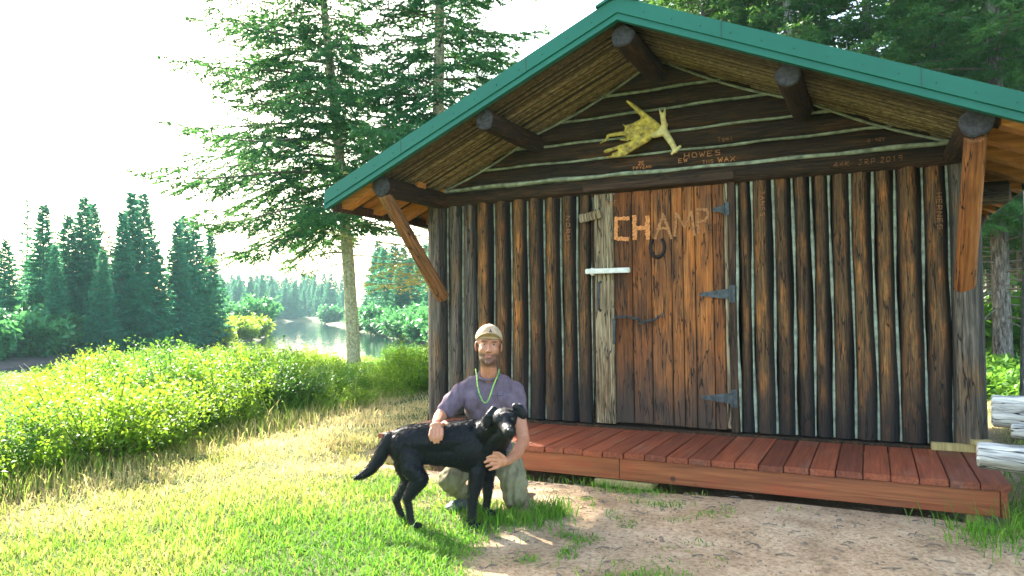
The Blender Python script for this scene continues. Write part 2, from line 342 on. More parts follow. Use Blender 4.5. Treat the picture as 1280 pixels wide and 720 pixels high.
def lay(name, me, p0, p1, parent=None, spin=0):
    """a log mesh (along local Z) laid from p0 to p1"""
    p0 = Vector(p0); p1 = Vector(p1); q = (p1-p0).to_track_quat('Z', 'Y') if abs((p1-p0).normalized().z) < .999 else Euler((0, 0, 0)).to_quaternion()
    o = link(name, me); o.location = p0; o.rotation_mode = 'QUATERNION'; o.rotation_quaternion = q @ Euler((0, 0, spin)).to_quaternion()
    return cpart(o, parent)

# upright front wall logs
ZB, ZT = .20, 2.26
lx = [-3.90, -3.70, -3.53, -3.355, -3.17, -2.99, -2.815, -2.645, -2.485, -2.325]
rx = [-.925, -.785, -.628, -.480, -.345, -.20, -.055, .095, .26, .435, .615]
rr_l = [.10, .082, .082, .085, .087, .085, .082, .080, .074, .072]
rr_r = [.052, .078, .066, .062, .058, .070, .073, .066, .083, .080, .105]
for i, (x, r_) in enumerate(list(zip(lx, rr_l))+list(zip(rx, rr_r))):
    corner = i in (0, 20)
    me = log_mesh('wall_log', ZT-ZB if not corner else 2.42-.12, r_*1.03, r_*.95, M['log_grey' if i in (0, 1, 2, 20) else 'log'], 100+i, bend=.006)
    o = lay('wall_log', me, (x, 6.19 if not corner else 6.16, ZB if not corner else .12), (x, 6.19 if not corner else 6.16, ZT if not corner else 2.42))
    if i == 20: o['label'] = 'thick brown corner log with a long vertical crack'
# chinking strips between the logs and along the gable
def strip(x0, x1, xw, z0, z1, y):
    mb = MB(); n = 30; zs = np.linspace(z0, z1, n); V = []
    for z in zs:
        w = xw*(1+.35*math.sin(z*7+x0*9)+random.uniform(-.2, .2)); xm = (x0+x1)/2+.006*math.sin(z*3+x0*5)
        V += [(xm-w, y+.02, z), (xm-w*.6, y, z), (xm+w*.6, y, z), (xm+w, y+.02, z)]
    mb.add(V, [[4*i+k, 4*i+k+1, 4*i+k+5, 4*i+k+4] for i in range(n-1) for k in range(3)], True)
    cpart(mb.build('chinking', M['chink']))
for xs, rs in ((lx, rr_l), (rx, rr_r)):
    for i in range(len(xs)-1):
        xm = (xs[i]+rs[i]+xs[i+1]-rs[i+1])/2
        strip(xm-.01, xm+.01, .0105 if xs is rx else .008, ZB, ZT, 6.15 if xs is rx else 6.16)
strip(-2.248, -2.242, .010, ZB, 2.22, 6.12); strip(-.986, -.978, .009, ZB, 2.22, 6.115)
# solid core behind the logs, side and back walls of upright logs
mb = MB(); mb.box(-3.88, -2.25, 6.215, 6.30, .10, 2.40, 0); mb.box(-.975, .64, 6.215, 6.30, .10, 2.40, 0); mb.box(-2.25, -.975, 6.215, 6.30, 2.27, 2.40, 0)
cpart(mb.build('wall_core', M['log_dark']))
side = MB()
for s_, x in ((-1, -3.93), (1, .66)):
    for k in range(14):
        y = 6.38+k*.178; P = [(x, y, .12), (x, y, 1.2), (x, y, 2.36)]; side.tube(P, [.088, .086, .082], 14, jit=.03, seed=k)
for k in range(25):
    x = -3.85+k*.185; side.tube([(x, 8.86, .12), (x, 8.86, 2.36)], .09, 12)
cpart(side.build('side_and_back_walls', M['log']))
mb = MB(); mb.box(-4.0, .72, 6.09, 6.30, .115, .185, .006); cpart(mb.build('sill_beam', M['log_dark']))
mb = MB(); mb.box(.36, .66, 6.03, 6.088, .172, .225, .004); mb.box(.60, .73, 5.99, 6.10, .232, .262, .004); cpart(mb.build('shim_block', M['treated']))
# header and gable logs
me = log_mesh('header_log', 4.46, .070, .072, M['log_dark'], 5, bend=.004); lay('header_log', me, (-3.86, 6.14, 2.318), (.60, 6.14, 2.318))
gz_ = [2.39, 2.575, 2.745, 2.95, 3.125]; gtop = gz_[1:]+[3.33]
for i, (z0, z1) in enumerate(zip(gz_, gtop)):
    zm = (z0+z1)/2; r_ = (z1-z0)/2-.004; half = (RZ-zm-.02)/SL+.03 if i < 4 else (RZ-zm)/SL+.1
    half = min(half, 2.30 if i == 0 else half)
    me = log_mesh('gable_log', 2*half, r_, r_*1.02, M['log_dark'], 30+i, bend=.004)
    lay('gable_log', me, (XC-half, 6.20, zm), (XC+half, 6.20, zm))
for i, z in enumerate(gz_):
    half = min((RZ-z-.02)/SL, 2.27); mb = MB(); n = 40; V = []
    for k in range(n):
        x = XC-half+2*half*k/(n-1); zz = z+(0 if i else .012)+.006*math.sin(x*1.7+i)+.004*math.sin(x*9+i*2); w = (.0115 if i else .021)*(1+random.uniform(-.2, .2))
        V += [(x, 6.165, zz-w), (x, 6.135-(0 if i else .050), zz-w*.6), (x, 6.135-(0 if i else .050), zz+w*.6), (x, 6.165, zz+w)]
    mb.add(V, [[4*q+k, 4*q+k+1, 4*q+k+5, 4*q+k+4] for q in range(n-1) for k in range(3)], True); cpart(mb.build('chinking', M['chink']))
mb = MB(); mb.prism([(XC-2.3, 2.36), (XC+2.3, 2.36), (XC, under(XC)-.005)], 6.225, 6.30); cpart(mb.build('gable_core', M['log_dark']))
# pale rope-like bead where the gable meets the soffit
for s_ in (-1, 1):
    P = [(XC+s_*(.12+2.1*t), 6.10, under(XC+s_*(.12+2.1*t))-.018-.035*abs(math.sin(t*math.pi*2))) for t in np.linspace(0, 1, 40)]
    mb = MB(); mb.tube(P, .011, 6, jit=.15); cpart(mb.build('chinking', M['chink']))
# purlins
for k, (dx, r_) in enumerate(((-2.22, .092), (-1.17, .082), (0, .086), (1.15, .084), (2.21, .092))):
    x = XC+dx; z = under(x)-r_*(1.0 if dx else 1.35)-.014
    if k in (0, 4): z += .012
    tip = (5.14, 5.12, 5.11, 5.14, 5.13)[k]
    me = log_mesh('purlin', 8.98-tip, r_, r_*.96, M['log_dark'], 60+k, bend=.006, rough=.06, endmat=M['logend'])
    lay('purlin', me, (x, tip, z), (x, 8.98, z))
# braces
for x, m_, lab in ((-3.85, 'brace_brown', 'brown diagonal brace at the left corner'), (.585, 'brace', 'orange diagonal brace at the right corner')):
    me = log_mesh('brace', 1.05, .060, .068, M[m_], int(x*10) % 97, bend=.004, rough=.02)
    p0 = Vector((x, 5.19, 2.24)); d = (Vector((x+.02, 6.06, 1.40))-p0); ln = d.length; me_s = ln/1.05
    o = lay('brace', me, p0, (x+.02, 6.06, 1.40)); o.scale = (1, 1, me_s*1.06); o['label'] = lab
# roof: soffit laths (front overhang), deck, metal sheet, rake trims, rafters
lat = {}
for s_, nm in ((-1, 'left'), (1, 'right')):
    mb = MB(); y = YF+.03; kk = 0
    while y < 6.16:
        w = random.uniform(.008, .022); d = random.uniform(0, .012); n = 9; xs = np.linspace(.02, 2.30, n); V = []
        for t in xs:
            xx = XC+s_*t; zz = under(xx)-d; jy = .004*math.sin(t*3+kk); V += [(xx, y+jy, zz+.03), (xx, y+jy, zz), (xx, y+jy+w, zz), (xx, y+jy+w, zz+.03)]
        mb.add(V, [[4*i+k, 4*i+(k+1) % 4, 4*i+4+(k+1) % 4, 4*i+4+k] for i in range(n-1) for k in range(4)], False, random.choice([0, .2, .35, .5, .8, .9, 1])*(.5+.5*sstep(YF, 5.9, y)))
        y += w+.0025; kk += 1
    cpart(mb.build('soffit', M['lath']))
mb = MB()
for s_ in (-1, 1):
    def Q(t, dz): return (XC+s_*t, under(XC+s_*t)+dz)
    mb.prism([Q(0, .034), Q(XHALF-.03, .034), Q(XHALF-.03, .075), Q(0, .075)][::s_], YF+.01, YB-.02)
cpart(mb.build('roof_sheathing', M['log_dark']))
mb = MB()
for s_ in (-1, 1):
    y = YF-.004
    while y < YB:                                      # ribbed sheet
        for (a, c_, h) in ((0, .195, .0), (.195, .225, .02)):
            mb.prism([Q2 for Q2 in [(XC+s_*.0, RZ+.078), (XC+s_*XHALF, RZ-SL*XHALF+.078), (XC+s_*XHALF, RZ-SL*XHALF+.088+h), (XC, RZ+.088+h)]][::s_], y+a, min(y+c_-.0005, YB))
        y += .225
roof = cpart(mb.build('roof', M['green']))
def rake(name, yf, dirn):
    mb = MB()
    for s_ in (-1, 1):
        prof = [(.0, .125), (0, .008), (.016, .002), (.016, -.016), (.0, -.020), (0, -.048), (.045, -.050), (.045, -.044), (.012, -.040), (.018, .115), (.09, .118), (.09, .125)]
        cols = []
        for t in (0, XHALF*.27, XHALF*.275, XHALF*.7, XHALF*.705, XHALF+.012):
            x = XC+s_*t; cols.append([(x, yf+dirn*p-(.0015 if t in (XHALF*.27, XHALF*.7) else 0), under(x)+q) for p, q in prof])
        n = len(prof); V = [p for c_ in cols for p in c_]
        Fc = [[i*n+k, i*n+(k+1) % n, (i+1)*n+(k+1) % n, (i+1)*n+k] for i in range(len(cols)-1) for k in range(n)]+[[(len(cols)-1)*n+k for k in range(n)]]
        mb.add(V, Fc if s_*dirn < 0 else [f[::-1] for f in Fc])
    o = mb.build(name, M['green'], roof); return o
rake('rake_trim', YF-.012, 1); rake('rake_trim', YB+.012, -1)
mb = MB(); mb.prism([(XC-.16, RZ+.060), (XC-.155, RZ+.078), (XC, RZ+.150), (XC+.155, RZ+.078), (XC+.16, RZ+.060), (XC, RZ+.118)][::-1], YF-.035, YB+.03)
mb.build('ridge_cap', M['green'], roof)
for s_ in (-1, 1):
    mb = MB(); xe = XC+s_*XHALF; mb.box(min(xe, xe+s_*.02), max(xe, xe+s_*.02), YF-.01, YB+.01, under(xe)-.03, under(xe)+.10, .003); mb.build('eave_trim', M['green'], roof)
    for k in range(9):
        y = 5.16+k*.46; mb = MB(); x0 = XC+s_*2.16; x1 = XC+s_*(XHALF-.02)
        if k == 0: x0 = XC+s_*2.34
        mb.prism([(x0, under(x0)-.058), (x1, under(x1)-.058), (x1, under(x1)+.032), (x0, under(x0)+.032)][::s_], y, y+.14)
        cpart(mb.build('rafter', M['rafter']))
    mb = MB(); y = 5.30                                 # strip of warm sheathing boards over the eave
    while y < 8.9:
        x0 = XC+s_*2.12; x1 = XC+s_*(XHALF-.035); mb.prism([(x0, under(x0)+.012), (x1, under(x1)+.012), (x1, under(x1)+.033), (x0, under(x0)+.033)][::s_], y, y+.1); y += .19
    if s_ == -1:
        cpart(mb.build('eave_boards', M['rafter']))
        mb = MB(); xa = XC-XHALF+.03; mb.box(xa, xa+.035, 5.06, 8.95, under(xa)-.075, under(xa)+.005, .003); cpart(mb.build('eave_board', M['frame']))
    for y in (8.62,):
        me = log_mesh('brace', 1.0, .06, .06, M['log_dark'], 9); lay('brace', me, (XC+s_*2.62, y, under(XC+s_*2.62)-.1), (XC+s_*2.3, y, 1.45))
# cross log ends on the right side wall
for y, z in ((6.5, 2.10), (8.78, 2.10)):
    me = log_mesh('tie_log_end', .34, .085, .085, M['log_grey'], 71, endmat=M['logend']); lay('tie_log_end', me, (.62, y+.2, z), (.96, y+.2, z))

# ---- door (planks), frame, hardware
mb = MB(); edges = [-2.222, -2.04, -1.875, -1.705, -1.528, -1.43, -1.328, -1.178, -1.088]
tn = [.0, .18, .38, .75, 1., .8, .9, .45]
for k in range(1, 8):
    x0, x1 = edges[k], edges[k+1]; mb.box(x0+.0035, x1-.0035, 6.125+random.uniform(-.004, .004), 6.16, .205+random.uniform(0, .02), 2.245, .004, tn[k])
mb.box(-2.21, -1.10, 6.163, 6.18, .21, 2.24, .002, .0)
door = cpart(mb.build('door', M['door']))
mb = MB(); mb.box(-2.222, -2.045, 6.118, 6.158, .20, 2.245, .005, .8); p_ = mb.build('plank', M['door_pale'], door); p_['label'] = 'pale grey weathered plank along the latch side'
mb = MB(); mb.box(-1.085, -1.055, 6.13, 6.158, .22, 2.25, .003, .6)
mb.build('plank', M['door_pale'], door)
mb = MB(); mb.box(-1.05, -.992, 6.115, 6.20, .19, 2.262, .005); cpart(mb.build('door_jamb', M['frame']))
mb = MB(); mb.box(-2.252, -2.228, 6.12, 6.20, .19, 2.262, .004); cpart(mb.build('door_jamb', M['frame']))
mb = MB(); mb.box(-2.30, -.985, 6.045, 6.16, 2.264, 2.325, .006); cpart(mb.build('lintel', M['frame_x']))
for (xa, xb, z, h) in ((-1.17, -1.035, 2.03, .036), (-1.29, -1.0, 1.327, .05), (-1.29, -1.0, .47, .05)):
    mb = MB(); yy = 6.098
    mb.prism([(xa, z-.012), (xb-.045, z-h*.9), (xb-.045, z+h*.9), (xa, z+.012)], yy, yy+.006)
    mb.box(xb-.035, xb, yy-.004, yy+.012, z-h*1.45, z+h*1.45, .002); mb.tube([(xb-.04, yy-.006, z-h*1.4), (xb-.04, yy-.006, z+h*1.4)], .009, 8)
    for q in (.2, .5, .8): xx = xa+(xb-.05-xa)*q; mb.tube([(xx, yy-.006, z), (xx, yy+.002, z)], .007, 8)
    mb.build('hinge', M['iron'], door)
mb = MB(); mb.box(-2.285, -1.875, 6.040, 6.075, 1.528, 1.572, .006); mb.box(-2.245, -2.215, 6.068, 6.118, 1.515, 1.58, .004)
mb.tube([(-2.22, 6.035, 1.55), (-2.22, 6.08, 1.55)], .012, 8)
for q in (-2.255, -2.09, -1.9): mb.tube([(q, 6.034, 1.55), (q, 6.042, 1.55)], .009, 8)
mb.build('latch', M['white'], door)
mb = MB(); mb.tube([(-2.16, 6.10, 1.455), (-2.162, 6.055, 1.44), (-2.163, 6.045, 1.33), (-2.165, 6.055, 1.215), (-2.166, 6.10, 1.20)], [.013, .012, .013, .012, .013], 10); mb.build('handle', M['iron'], door)
mb = MB(); mb.box(-.105, .105, -.02, .012, -.038, .038, .006); o = mb.build('turn_block', M['door_pale'], door, loc=(-2.245, 6.092, 2.045), rot=(0, R(-9), 0))
mb = MB(); mb.box(-2.052, -2.03, 6.095, 6.12, .90, 1.10, .004); mb.box(-2.05, -2.02, 6.08, 6.105, 1.06, 1.13, .003); mb.build('hasp', M['iron'], door)
# carved writing
GL = {'A': [[(0, 0), (.5, 1), (1, 0)], [(.22, .4), (.78, .4)]], 'C': [[(.95, .95), (.1, 1), (.05, .05), (.95, 0)]], 'E': [[(.9, 1), (.08, 1), (.05, 0), (.95, .02)], [(.08, .52), (.75, .5)]], 'H': [[(.08, 1), (.06, 0)], [(.92, 1), (.94, 0)], [(.08, .5), (.93, .48)]],
      'I': [[(.5, 0), (.5, 1)]], 'J': [[(.2, 1), (.9, 1)], [(.65, 1), (.62, .1), (.35, 0), (.1, .2)]], 'K': [[(.1, 0), (.1, 1)], [(.9, 1), (.15, .5), (.9, 0)]], 'M': [[(0, 0), (.1, 1), (.5, .35), (.9, 1), (1, 0)]], 'N': [[(.05, 0), (.08, 1), (.9, .02), (.95, 1)]],
      'O': [[(.2, .95), (.05, .5), (.2, .05), (.8, .05), (.95, .5), (.8, .95), (.2, .95)]], 'P': [[(.1, 0), (.1, 1), (.75, .97), (.85, .7), (.7, .48), (.12, .45)]], 'R': [[(.1, 0), (.1, 1), (.8, .95), (.8, .55), (.12, .5), (.9, 0)]], 'S': [[(.9, .95), (.2, .95), (.1, .6), (.85, .45), (.85, .08), (.08, .03)]],
      'T': [[(.02, .98), (.98, 1)], [(.5, 1), (.5, 0)]], 'V': [[(0, 1), (.5, 0), (1, 1)]], 'W': [[(0, 1), (.25, 0), (.5, .7), (.75, 0), (1, 1)]], 'X': [[(0, 0), (1, 1)], [(0, 1), (1, 0)]], 'Y': [[(0, 1), (.5, .5), (1, 1)], [(.5, .5), (.5, 0)]], 'Z': [[(.05, 1), (.95, 1), (.05, 0), (.95, 0)]],
      '0': [[(.5, 1), (.1, .7), (.15, .15), (.5, 0), (.9, .3), (.85, .8), (.5, 1)]], '1': [[(.3, .8), (.55, 1), (.55, 0)]], '2': [[(.1, .8), (.5, 1), (.9, .75), (.1, 0), (.95, 0)]], '4': [[(.75, 0), (.75, 1), (.05, .35), (.98, .35)]], '9': [[(.85, .55), (.2, .55), (.15, .95), (.85, 1), (.85, .4), (.7, 0)]],
      'o': [[(.3, .6), (.1, .3), (.3, 0), (.75, .05), (.9, .35), (.7, .62), (.3, .6)]], 'm': [[(.05, 0), (.05, .6)], [(.05, .5), (.3, .62), (.5, .5), (.5, 0)], [(.5, .5), (.75, .62), (.95, .5), (.95, 0)]], 'i': [[(.5, 0), (.5, .6)], [(.5, .8), (.5, .9)]], 'f': [[(.9, .95), (.5, .95), (.45, 0)], [(.15, .6), (.8, .6)]]}
def carve(txt, x, z, h, mat, parent, wd=None, y=6.118, vertical=False, stroke=.1, name='carved_writing'):
    """hand cut strokes: shallow ragged strips lying on the wood"""
    r_ = np.random.default_rng(sum(map(ord, txt))+len(txt)); n = len(txt); dp_ = .001 if parent is door else .009; wd = wd or h*.7*n; cw = wd/n; mb = MB()
    for i, ch_ in enumerate(txt):
        for pl in GL.get(ch_, []):
            P = [(i*cw+p[0]*cw*.74+r_.normal(0, h*.02), p[1]*h+r_.normal(0, h*.02)) for p in pl]
            for a, b_ in zip(P, P[1:]):
                a = np.array(a); b_ = np.array(b_); d = b_-a; ln = np.linalg.norm(d); d = d/ln; s_ = np.array([-d[1], d[0]]); k = max(3, int(ln/.009)); hw = h*stroke*.5
                L_ = []; R_ = []
                for q in range(k+1):
                    c_ = a-d*hw*.5+(b_+d*hw*.5-(a-d*hw*.5))*q/k; L_.append(c_+s_*hw*r_.uniform(.6, 1.25)); R_.append(c_-s_*hw*r_.uniform(.6, 1.25))
                off = r_.uniform(0, .0012); V = []
                for l_, r2 in zip(L_, R_):
                    for p, yy in ((l_, .004), (l_, -dp_-off), (r2, -dp_-off), (r2, .004)): V.append((x+p[0], y+yy, z+p[1]) if not vertical else (x+p[1]-h/2, y+yy, z-p[0]+wd*.5))
                mb.add(V, [[4*q+e, 4*q+e+1, 4*q+e+5, 4*q+e+4] for q in range(k) for e in range(3)])
    o = mb.build(name, mat)
    if parent is cabin: cpart(o)
    else: o.parent = parent
    return o
carve('THE', -2.125, 2.13, .045, M['carve_dim'], door, .14, y=6.112)
# screws and seams on the front rake trim
for s_ in (-1, 1):
    for k in range(1, 14):
        t = k*.2; x = XC+s_*t; mb = MB(); mb.tube([(x, YF-.019, under(x)+.055), (x, YF-.012, under(x)+.055)], .0045, 6); mb.build('screw', M['green_dark'], roof)
    for t in (.74, 1.92):
        x = XC+s_*t; mb = MB(); mb.prism([(x-.004, under(x)+.012), (x+.004, under(x)+.012), (x+.004, under(x)+.122), (x-.004, under(x)+.122)], YF-.0145, YF-.011); mb.build('trim_seam', M['green_dark'], roof)
carve('C', -2.03, 1.825, .19, M['carve'], door, .175, y=6.119, stroke=.19)
carve('H', -1.852, 1.825, .195, M['carve'], door, .178, y=6.119, stroke=.21)
carve('A', -1.665, 1.82, .21, M['carve_dim'], door, .20, y=6.119, stroke=.12)
carve('M', -1.49, 1.83, .20, M['carve_dim'], door, .21, y=6.119, stroke=.10)
carve('P', -1.305, 1.845, .20, M['carve_dim'], door, .14, y=6.119, stroke=.12)
carve('CE', -1.21, 1.86, .05, M['frame'], door, .10, y=6.118)
carve('HOWES', -1.40, 2.485, .042, M['carve_dim'], cabin, .32, y=6.108, stroke=.14)
carve('THS', -1.25, 2.425, .03, M['carve_dim'], cabin, .10, y=6.120, stroke=.12)
carve('WAX', -1.12, 2.425, .038, M['carve'], cabin, .15, y=6.116, stroke=.13)
carve('EW', -1.45, 2.455, .032, M['carve'], cabin, .09, y=6.110)
carve('ZE', -1.80, 2.468, .028, M['carve'], cabin, .06, y=6.108, stroke=.14)
carve('PRYZAN', -1.85, 2.436, .022, M['carve'], cabin, .17, y=6.114, stroke=.14)
carve('Tomi', -1.12, 2.60, .036, M['carve_dim'], cabin, .13, y=6.120, stroke=.07)
carve('44K', -.24, 2.29, .035, M['carve_dim'], cabin, .12, y=6.068, stroke=.07)
carve('JRP', -.07, 2.29, .038, M['carve_dim'], cabin, .13, y=6.068, stroke=.07)
carve('2019', .08, 2.295, .038, M['carve_dim'], cabin, .16, y=6.068, stroke=.07)
carve('OF', .0, 2.465, .024, M['carve_dim'], cabin, .04, y=6.106, stroke=.08)
carve('NOV', .055, 2.465, .024, M['carve_dim'], cabin, .065, y=6.106, stroke=.08)
carve('HERNES', .458, 1.9, .032, M['carve_dim'], cabin, .28, y=6.105, vertical=True, stroke=.09)
carve('JAMES', -.775, 2.05, .035, M['carve_dim'], cabin, .22, y=6.112, vertical=True, stroke=.09)
carve('NORM', -2.47, 1.95, .034, M['carve_dim'], cabin, .24, y=6.113, vertical=True, stroke=.09)
# chain hanging across the door
def chain(P0, P1, sag, n):
    mb = MB(); pts = []
    for i in range(n+1):
        t = i/n; p = Vector(P0).lerp(Vector(P1), t); p.z -= sag*math.sin(t*math.pi)*(1.4 if t > .5 else .5)+.006*math.sin(t*17); pts.append(p)
    for i in range(n):
        a, b_ = pts[i], pts[i+1]; d = (b_-a); c_ = (a+b_)/2; q = d.to_track_quat('X', 'Z') @ Euler((R(90 if i % 2 else 15), 0, 0)).to_quaternion()
        ring = [c_+q @ Vector((math.cos(t)*d.length*.72, math.sin(t)*.012, 0)) for t in np.linspace(0, 2*math.pi, 13)]
        mb.tube(ring, .0042, 6, cap=False)
    return mb
ch = chain((-2.03, 6.085, 1.155), (-1.60, 6.09, 1.16), .05, 26).build('chain', M['iron']); tag(ch, 'short grey steel chain hanging across the middle of the plank door', 'chain')
# horseshoe nailed to the door
P = [(-1.645+.062*math.cos(t), 6.112, 1.74+.085*math.sin(t)) for t in np.linspace(R(125), R(415), 22)]
mb = MB(); mb.tube(P, [.012]+[.015]*20+[.012], 8); tag(mb.build('horseshoe', M['dark_iron']), 'rusty horseshoe nailed below the large carved letters on the door', 'horseshoe')

# ---- moose antler on the gable: palm outline with its own thickness, tines curling out
def blobmesh(name, prims, mat, voxel=.012, smooth=4, parent=None):
    """union of capsules and ellipsoids grown into one continuous skin"""
    bm = bmesh.new()
    for p in prims:
        if p[0] == 'c':
            _, a, b_, ra, rb = p; a = Vector(a); b_ = Vector(b_); n = max(2, int((b_-a).length/(min(ra, rb)*.35))+1); n = min(n, 40)
            for i in range(n+1):
                t = i/n; r_ = ra+(rb-ra)*t; bmesh.ops.create_icosphere(bm, subdivisions=2, radius=r_, matrix=Matrix.Translation(a.lerp(b_, t)))
        else:
            _, c_, rad, rot = p; bmesh.ops.create_icosphere(bm, subdivisions=3, radius=1, matrix=Matrix.Translation(c_) @ Euler([R(v) for v in rot]).to_matrix().to_4x4() @ Matrix.Diagonal((*rad, 1)))
    me = bpy.data.meshes.new(name); bm.to_mesh(me); bm.free()
    o = bpy.data.objects.new('tmp', me); COL.objects.link(o)
    m1 = o.modifiers.new('r', 'REMESH'); m1.mode = 'VOXEL'; m1.voxel_size = voxel; m1.use_smooth_shade = True
    m2 = o.modifiers.new('s', 'SMOOTH'); m2.iterations = smooth; m2.factor = .5
    dg = bpy.context.evaluated_depsgraph_get(); me2 = bpy.data.meshes.new_from_object(o.evaluated_get(dg)); bpy.data.objects.remove(o); me2.name = name
    me2.materials.clear(); me2.materials.append(mat); me2.polygons.foreach_set('use_smooth', [True]*len(me2.polygons))
    return link(name, me2, parent)
AT = empty('moose_antler', (-1.62, 6.09, 2.75)); tag(AT, 'yellowed moose antler with broad palm mounted on the gable above the door', 'antler')
def A(px, py, d=0):                                     # photo crop coordinates -> wall plane
    return (-2.10+(px-95)*(.72/620)-.01, -.05+d, 2.54+(560-py)*(.585/570)-2.75)
pr = []
def ap(*q): return ('c', (A(q[0], q[1], q[4])[0]+1.62, A(q[0], q[1], q[4])[1], A(q[0], q[1], q[4])[2]), (A(q[2], q[3], q[5])[0]+1.62, A(q[2], q[3], q[5])[1], A(q[2], q[3], q[5])[2]), q[6], q[7])
pr += [ap(325, 115, 370, 160, -.10, -.07, .010, .019), ap(370, 160, 425, 225, -.07, -.03, .019, .026), ap(425, 225, 500, 310, -.03, 0, .026, .034)]
for a_ in ((430, 290, 300, 310), (440, 330, 290, 350), (450, 370, 300, 385), (470, 400, 330, 410), (500, 330, 420, 250), (520, 380, 400, 440), (300, 380, 440, 400), (500, 300, 540, 340)): pr.append(ap(*a_, .01, -.01, .028, .020))
for a_ in ((300, 330, 480, 330), (290, 365, 460, 425), (320, 345, 500, 370), (360, 300, 440, 270), (400, 420, 320, 470), (440, 430, 360, 480)): pr.append(ap(*a_, .005, -.008, .030, .028))
pr += [ap(300, 320, 275, 290, 0, -.04, .014, .006), ap(300, 355, 160, 375, 0, -.05, .022, .016), ap(160, 375, 150, 410, -.05, -.06, .016, .011), ap(150, 410, 100, 437, -.06, -.07, .011, .005),
       ap(350, 450, 140, 510, -.02, -.06, .020, .016), ap(420, 440, 280, 545, 0, -.03, .024, .017), ap(280, 545, 150, 560, -.03, -.05, .017, .010), ap(300, 500, 200, 540, -.02, -.05, .02, .014),
       ap(300, 420, 250, 415, 0, -.03, .014, .008)]
blobmesh('palm', pr, M['antler'], .006, 3, AT)
pr = [ap(500, 400, 580, 390, 0, 0, .030, .034), ap(580, 390, 640, 500, 0, -.02, .034, .026), ap(640, 500, 665, 560, -.02, -.04, .024, .026), ap(640, 585, 700, 535, -.045, -.045, .012, .014),
      ap(580, 350, 578, 260, 0, -.05, .028, .022), ap(570, 260, 560, 215, -.05, -.07, .014, .006), ap(590, 260, 600, 205, -.05, -.06, .016, .006), ap(540, 390, 585, 330, 0, 0, .03, .026)]
blobmesh('beam', pr, M['bone'], .006, 3, AT)

# ------------------------------------------------------------------ deck in front of the cabin
dk = empty('wooden_deck', (XC, 5.6, 0)); tag(dk, 'low red stained plank deck along the front of the cabin', 'deck')
def dpart(o): o.parent = dk; o.matrix_parent_inverse = Matrix.Translation((-XC, -5.6, 0)); return o
DX0, DX1 = -3.80, .70; nb = 29; bw = (DX1-DX0)/nb
for k in range(nb):
    x0 = DX0+k*bw; mb = MB(); fy = 5.02+random.uniform(-.006, .006); dz = random.uniform(-.002, .002)
    mb.box(-bw/2+.003, bw/2-.003, -.50, 6.07-5.53-random.uniform(0, .01), -.041, 0, .004)
    nf_ = len(mb.f)
    for yy in (-.455, -.41, -.02, .03):
        for xx in (-.045, .045):
            xj = xx+random.uniform(-.008, .008); yj = yy+random.uniform(-.008, .008); mb.add([(xj+.0045*math.cos(a), yj+.0045*math.sin(a), .0012) for a in np.linspace(0, 5.5, 7)], [list(range(7))])
    o = mb.build('deck_board', M['deck']); o.data.materials.append(M['iron'])
    for p_ in list(o.data.polygons)[nf_:]: p_.material_index = 1
    o.location = (x0+bw/2, fy+.51, .170+dz); o.rotation_euler = (0, R(random.uniform(-.3, .3)), R(random.uniform(-.15, .15))); dpart(o)
for (a, c_) in ((DX0+.03, -1.665), (-1.661, DX1-.06)):
    mb = MB(); mb.box(a, c_, 5.045, 5.083, -.022, .126, .003); dpart(mb.build('fascia_board', M['fascia']))
for x in (DX0+.03, DX1-.055):
    mb = MB(); mb.box(x-.02 if x < 0 else x, x if x < 0 else x+.038, 5.06, 6.05, -.03, .125, .003); dpart(mb.build('end_board', M['deck']))
for x in (-1.66, .52, -3.70):
    mb = MB(); mb.box(x-.045, x+.045, 5.088 if x > -3 else 5.09, 5.18, -.12, .126, .003); dpart(mb.build('deck_post', M['treated']))
    if x < 0: mb = MB(); mb.box(x-.19, x+.24, 5.02, 5.25, -.075, -.03 if x > -3 else -.02, .006); dpart(mb.build('pad_block', M['treated']))
#@@VEG@@
# ------------------------------------------------------------------ vegetation
def place(px, dist, row=400):
    r_ = CAM @ np.array([px-640, -(row-360), -F_PX]); f_ = CAM @ np.array([0, 0, -1.]); k = dist/(r_ @ f_); return r_[0]*k, r_[1]*k
def ztop(row, dist, px=640): return CAMZ+(389.4-.0093*(px-640)-row)/900*dist
def hz(x, y): return float(height(np.array([x]), np.array([y]))[0])
M['bark'] = wood('grey_conifer_bark', [(.3, (.05, .045, .04)), (.5, (.16, .14, .12)), (.7, (.34, .31, .27))], bump=1., fine=22, stretch=4, rough=.9)
M['bark_pale'] = wood('pale_flaky_bark', [(.3, (.14, .12, .07)), (.5, (.38, .34, .22)), (.7, (.60, .56, .40))], bump=.8, fine=22, stretch=1.2, rough=.9, cracks=False)
M['bark_grey'] = wood('lichened_grey_bark', [(.3, (.16, .16, .15)), (.5, (.36, .37, .34)), (.7, (.55, .56, .52))], bump=.6, fine=26, stretch=1.5, rough=.9, cracks=False)
M['twig'] = plain('dry_twig_bark', (.16, .13, .10), .9, var=.4)
M['twig_y'] = plain('lichened_dry_twigs', (.34, .31, .16), .9, var=.4)
M['needle'] = leafmat('spruce_needles', (.012, .10, .052), (.06, .23, .075), .45, (.16, .34, .05))
M['needle_far'] = leafmat('far_spruce_needles', (.010, .17, .12), (.05, .32, .15), .38, (.16, .42, .14), clump=.3)  # distance haze painted in: paler teal than the near needles
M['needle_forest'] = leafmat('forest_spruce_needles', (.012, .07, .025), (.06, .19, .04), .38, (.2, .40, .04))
M['needle_dead'] = leafmat('dead_brown_needles', (.20, .09, .03), (.38, .22, .08), .3, (.4, .2, .06))
M['leaf'] = leafmat('yellow_green_leaves', (.055, .16, .012), (.18, .335, .03), .5, (.42, .62, .03), clump=1.3)
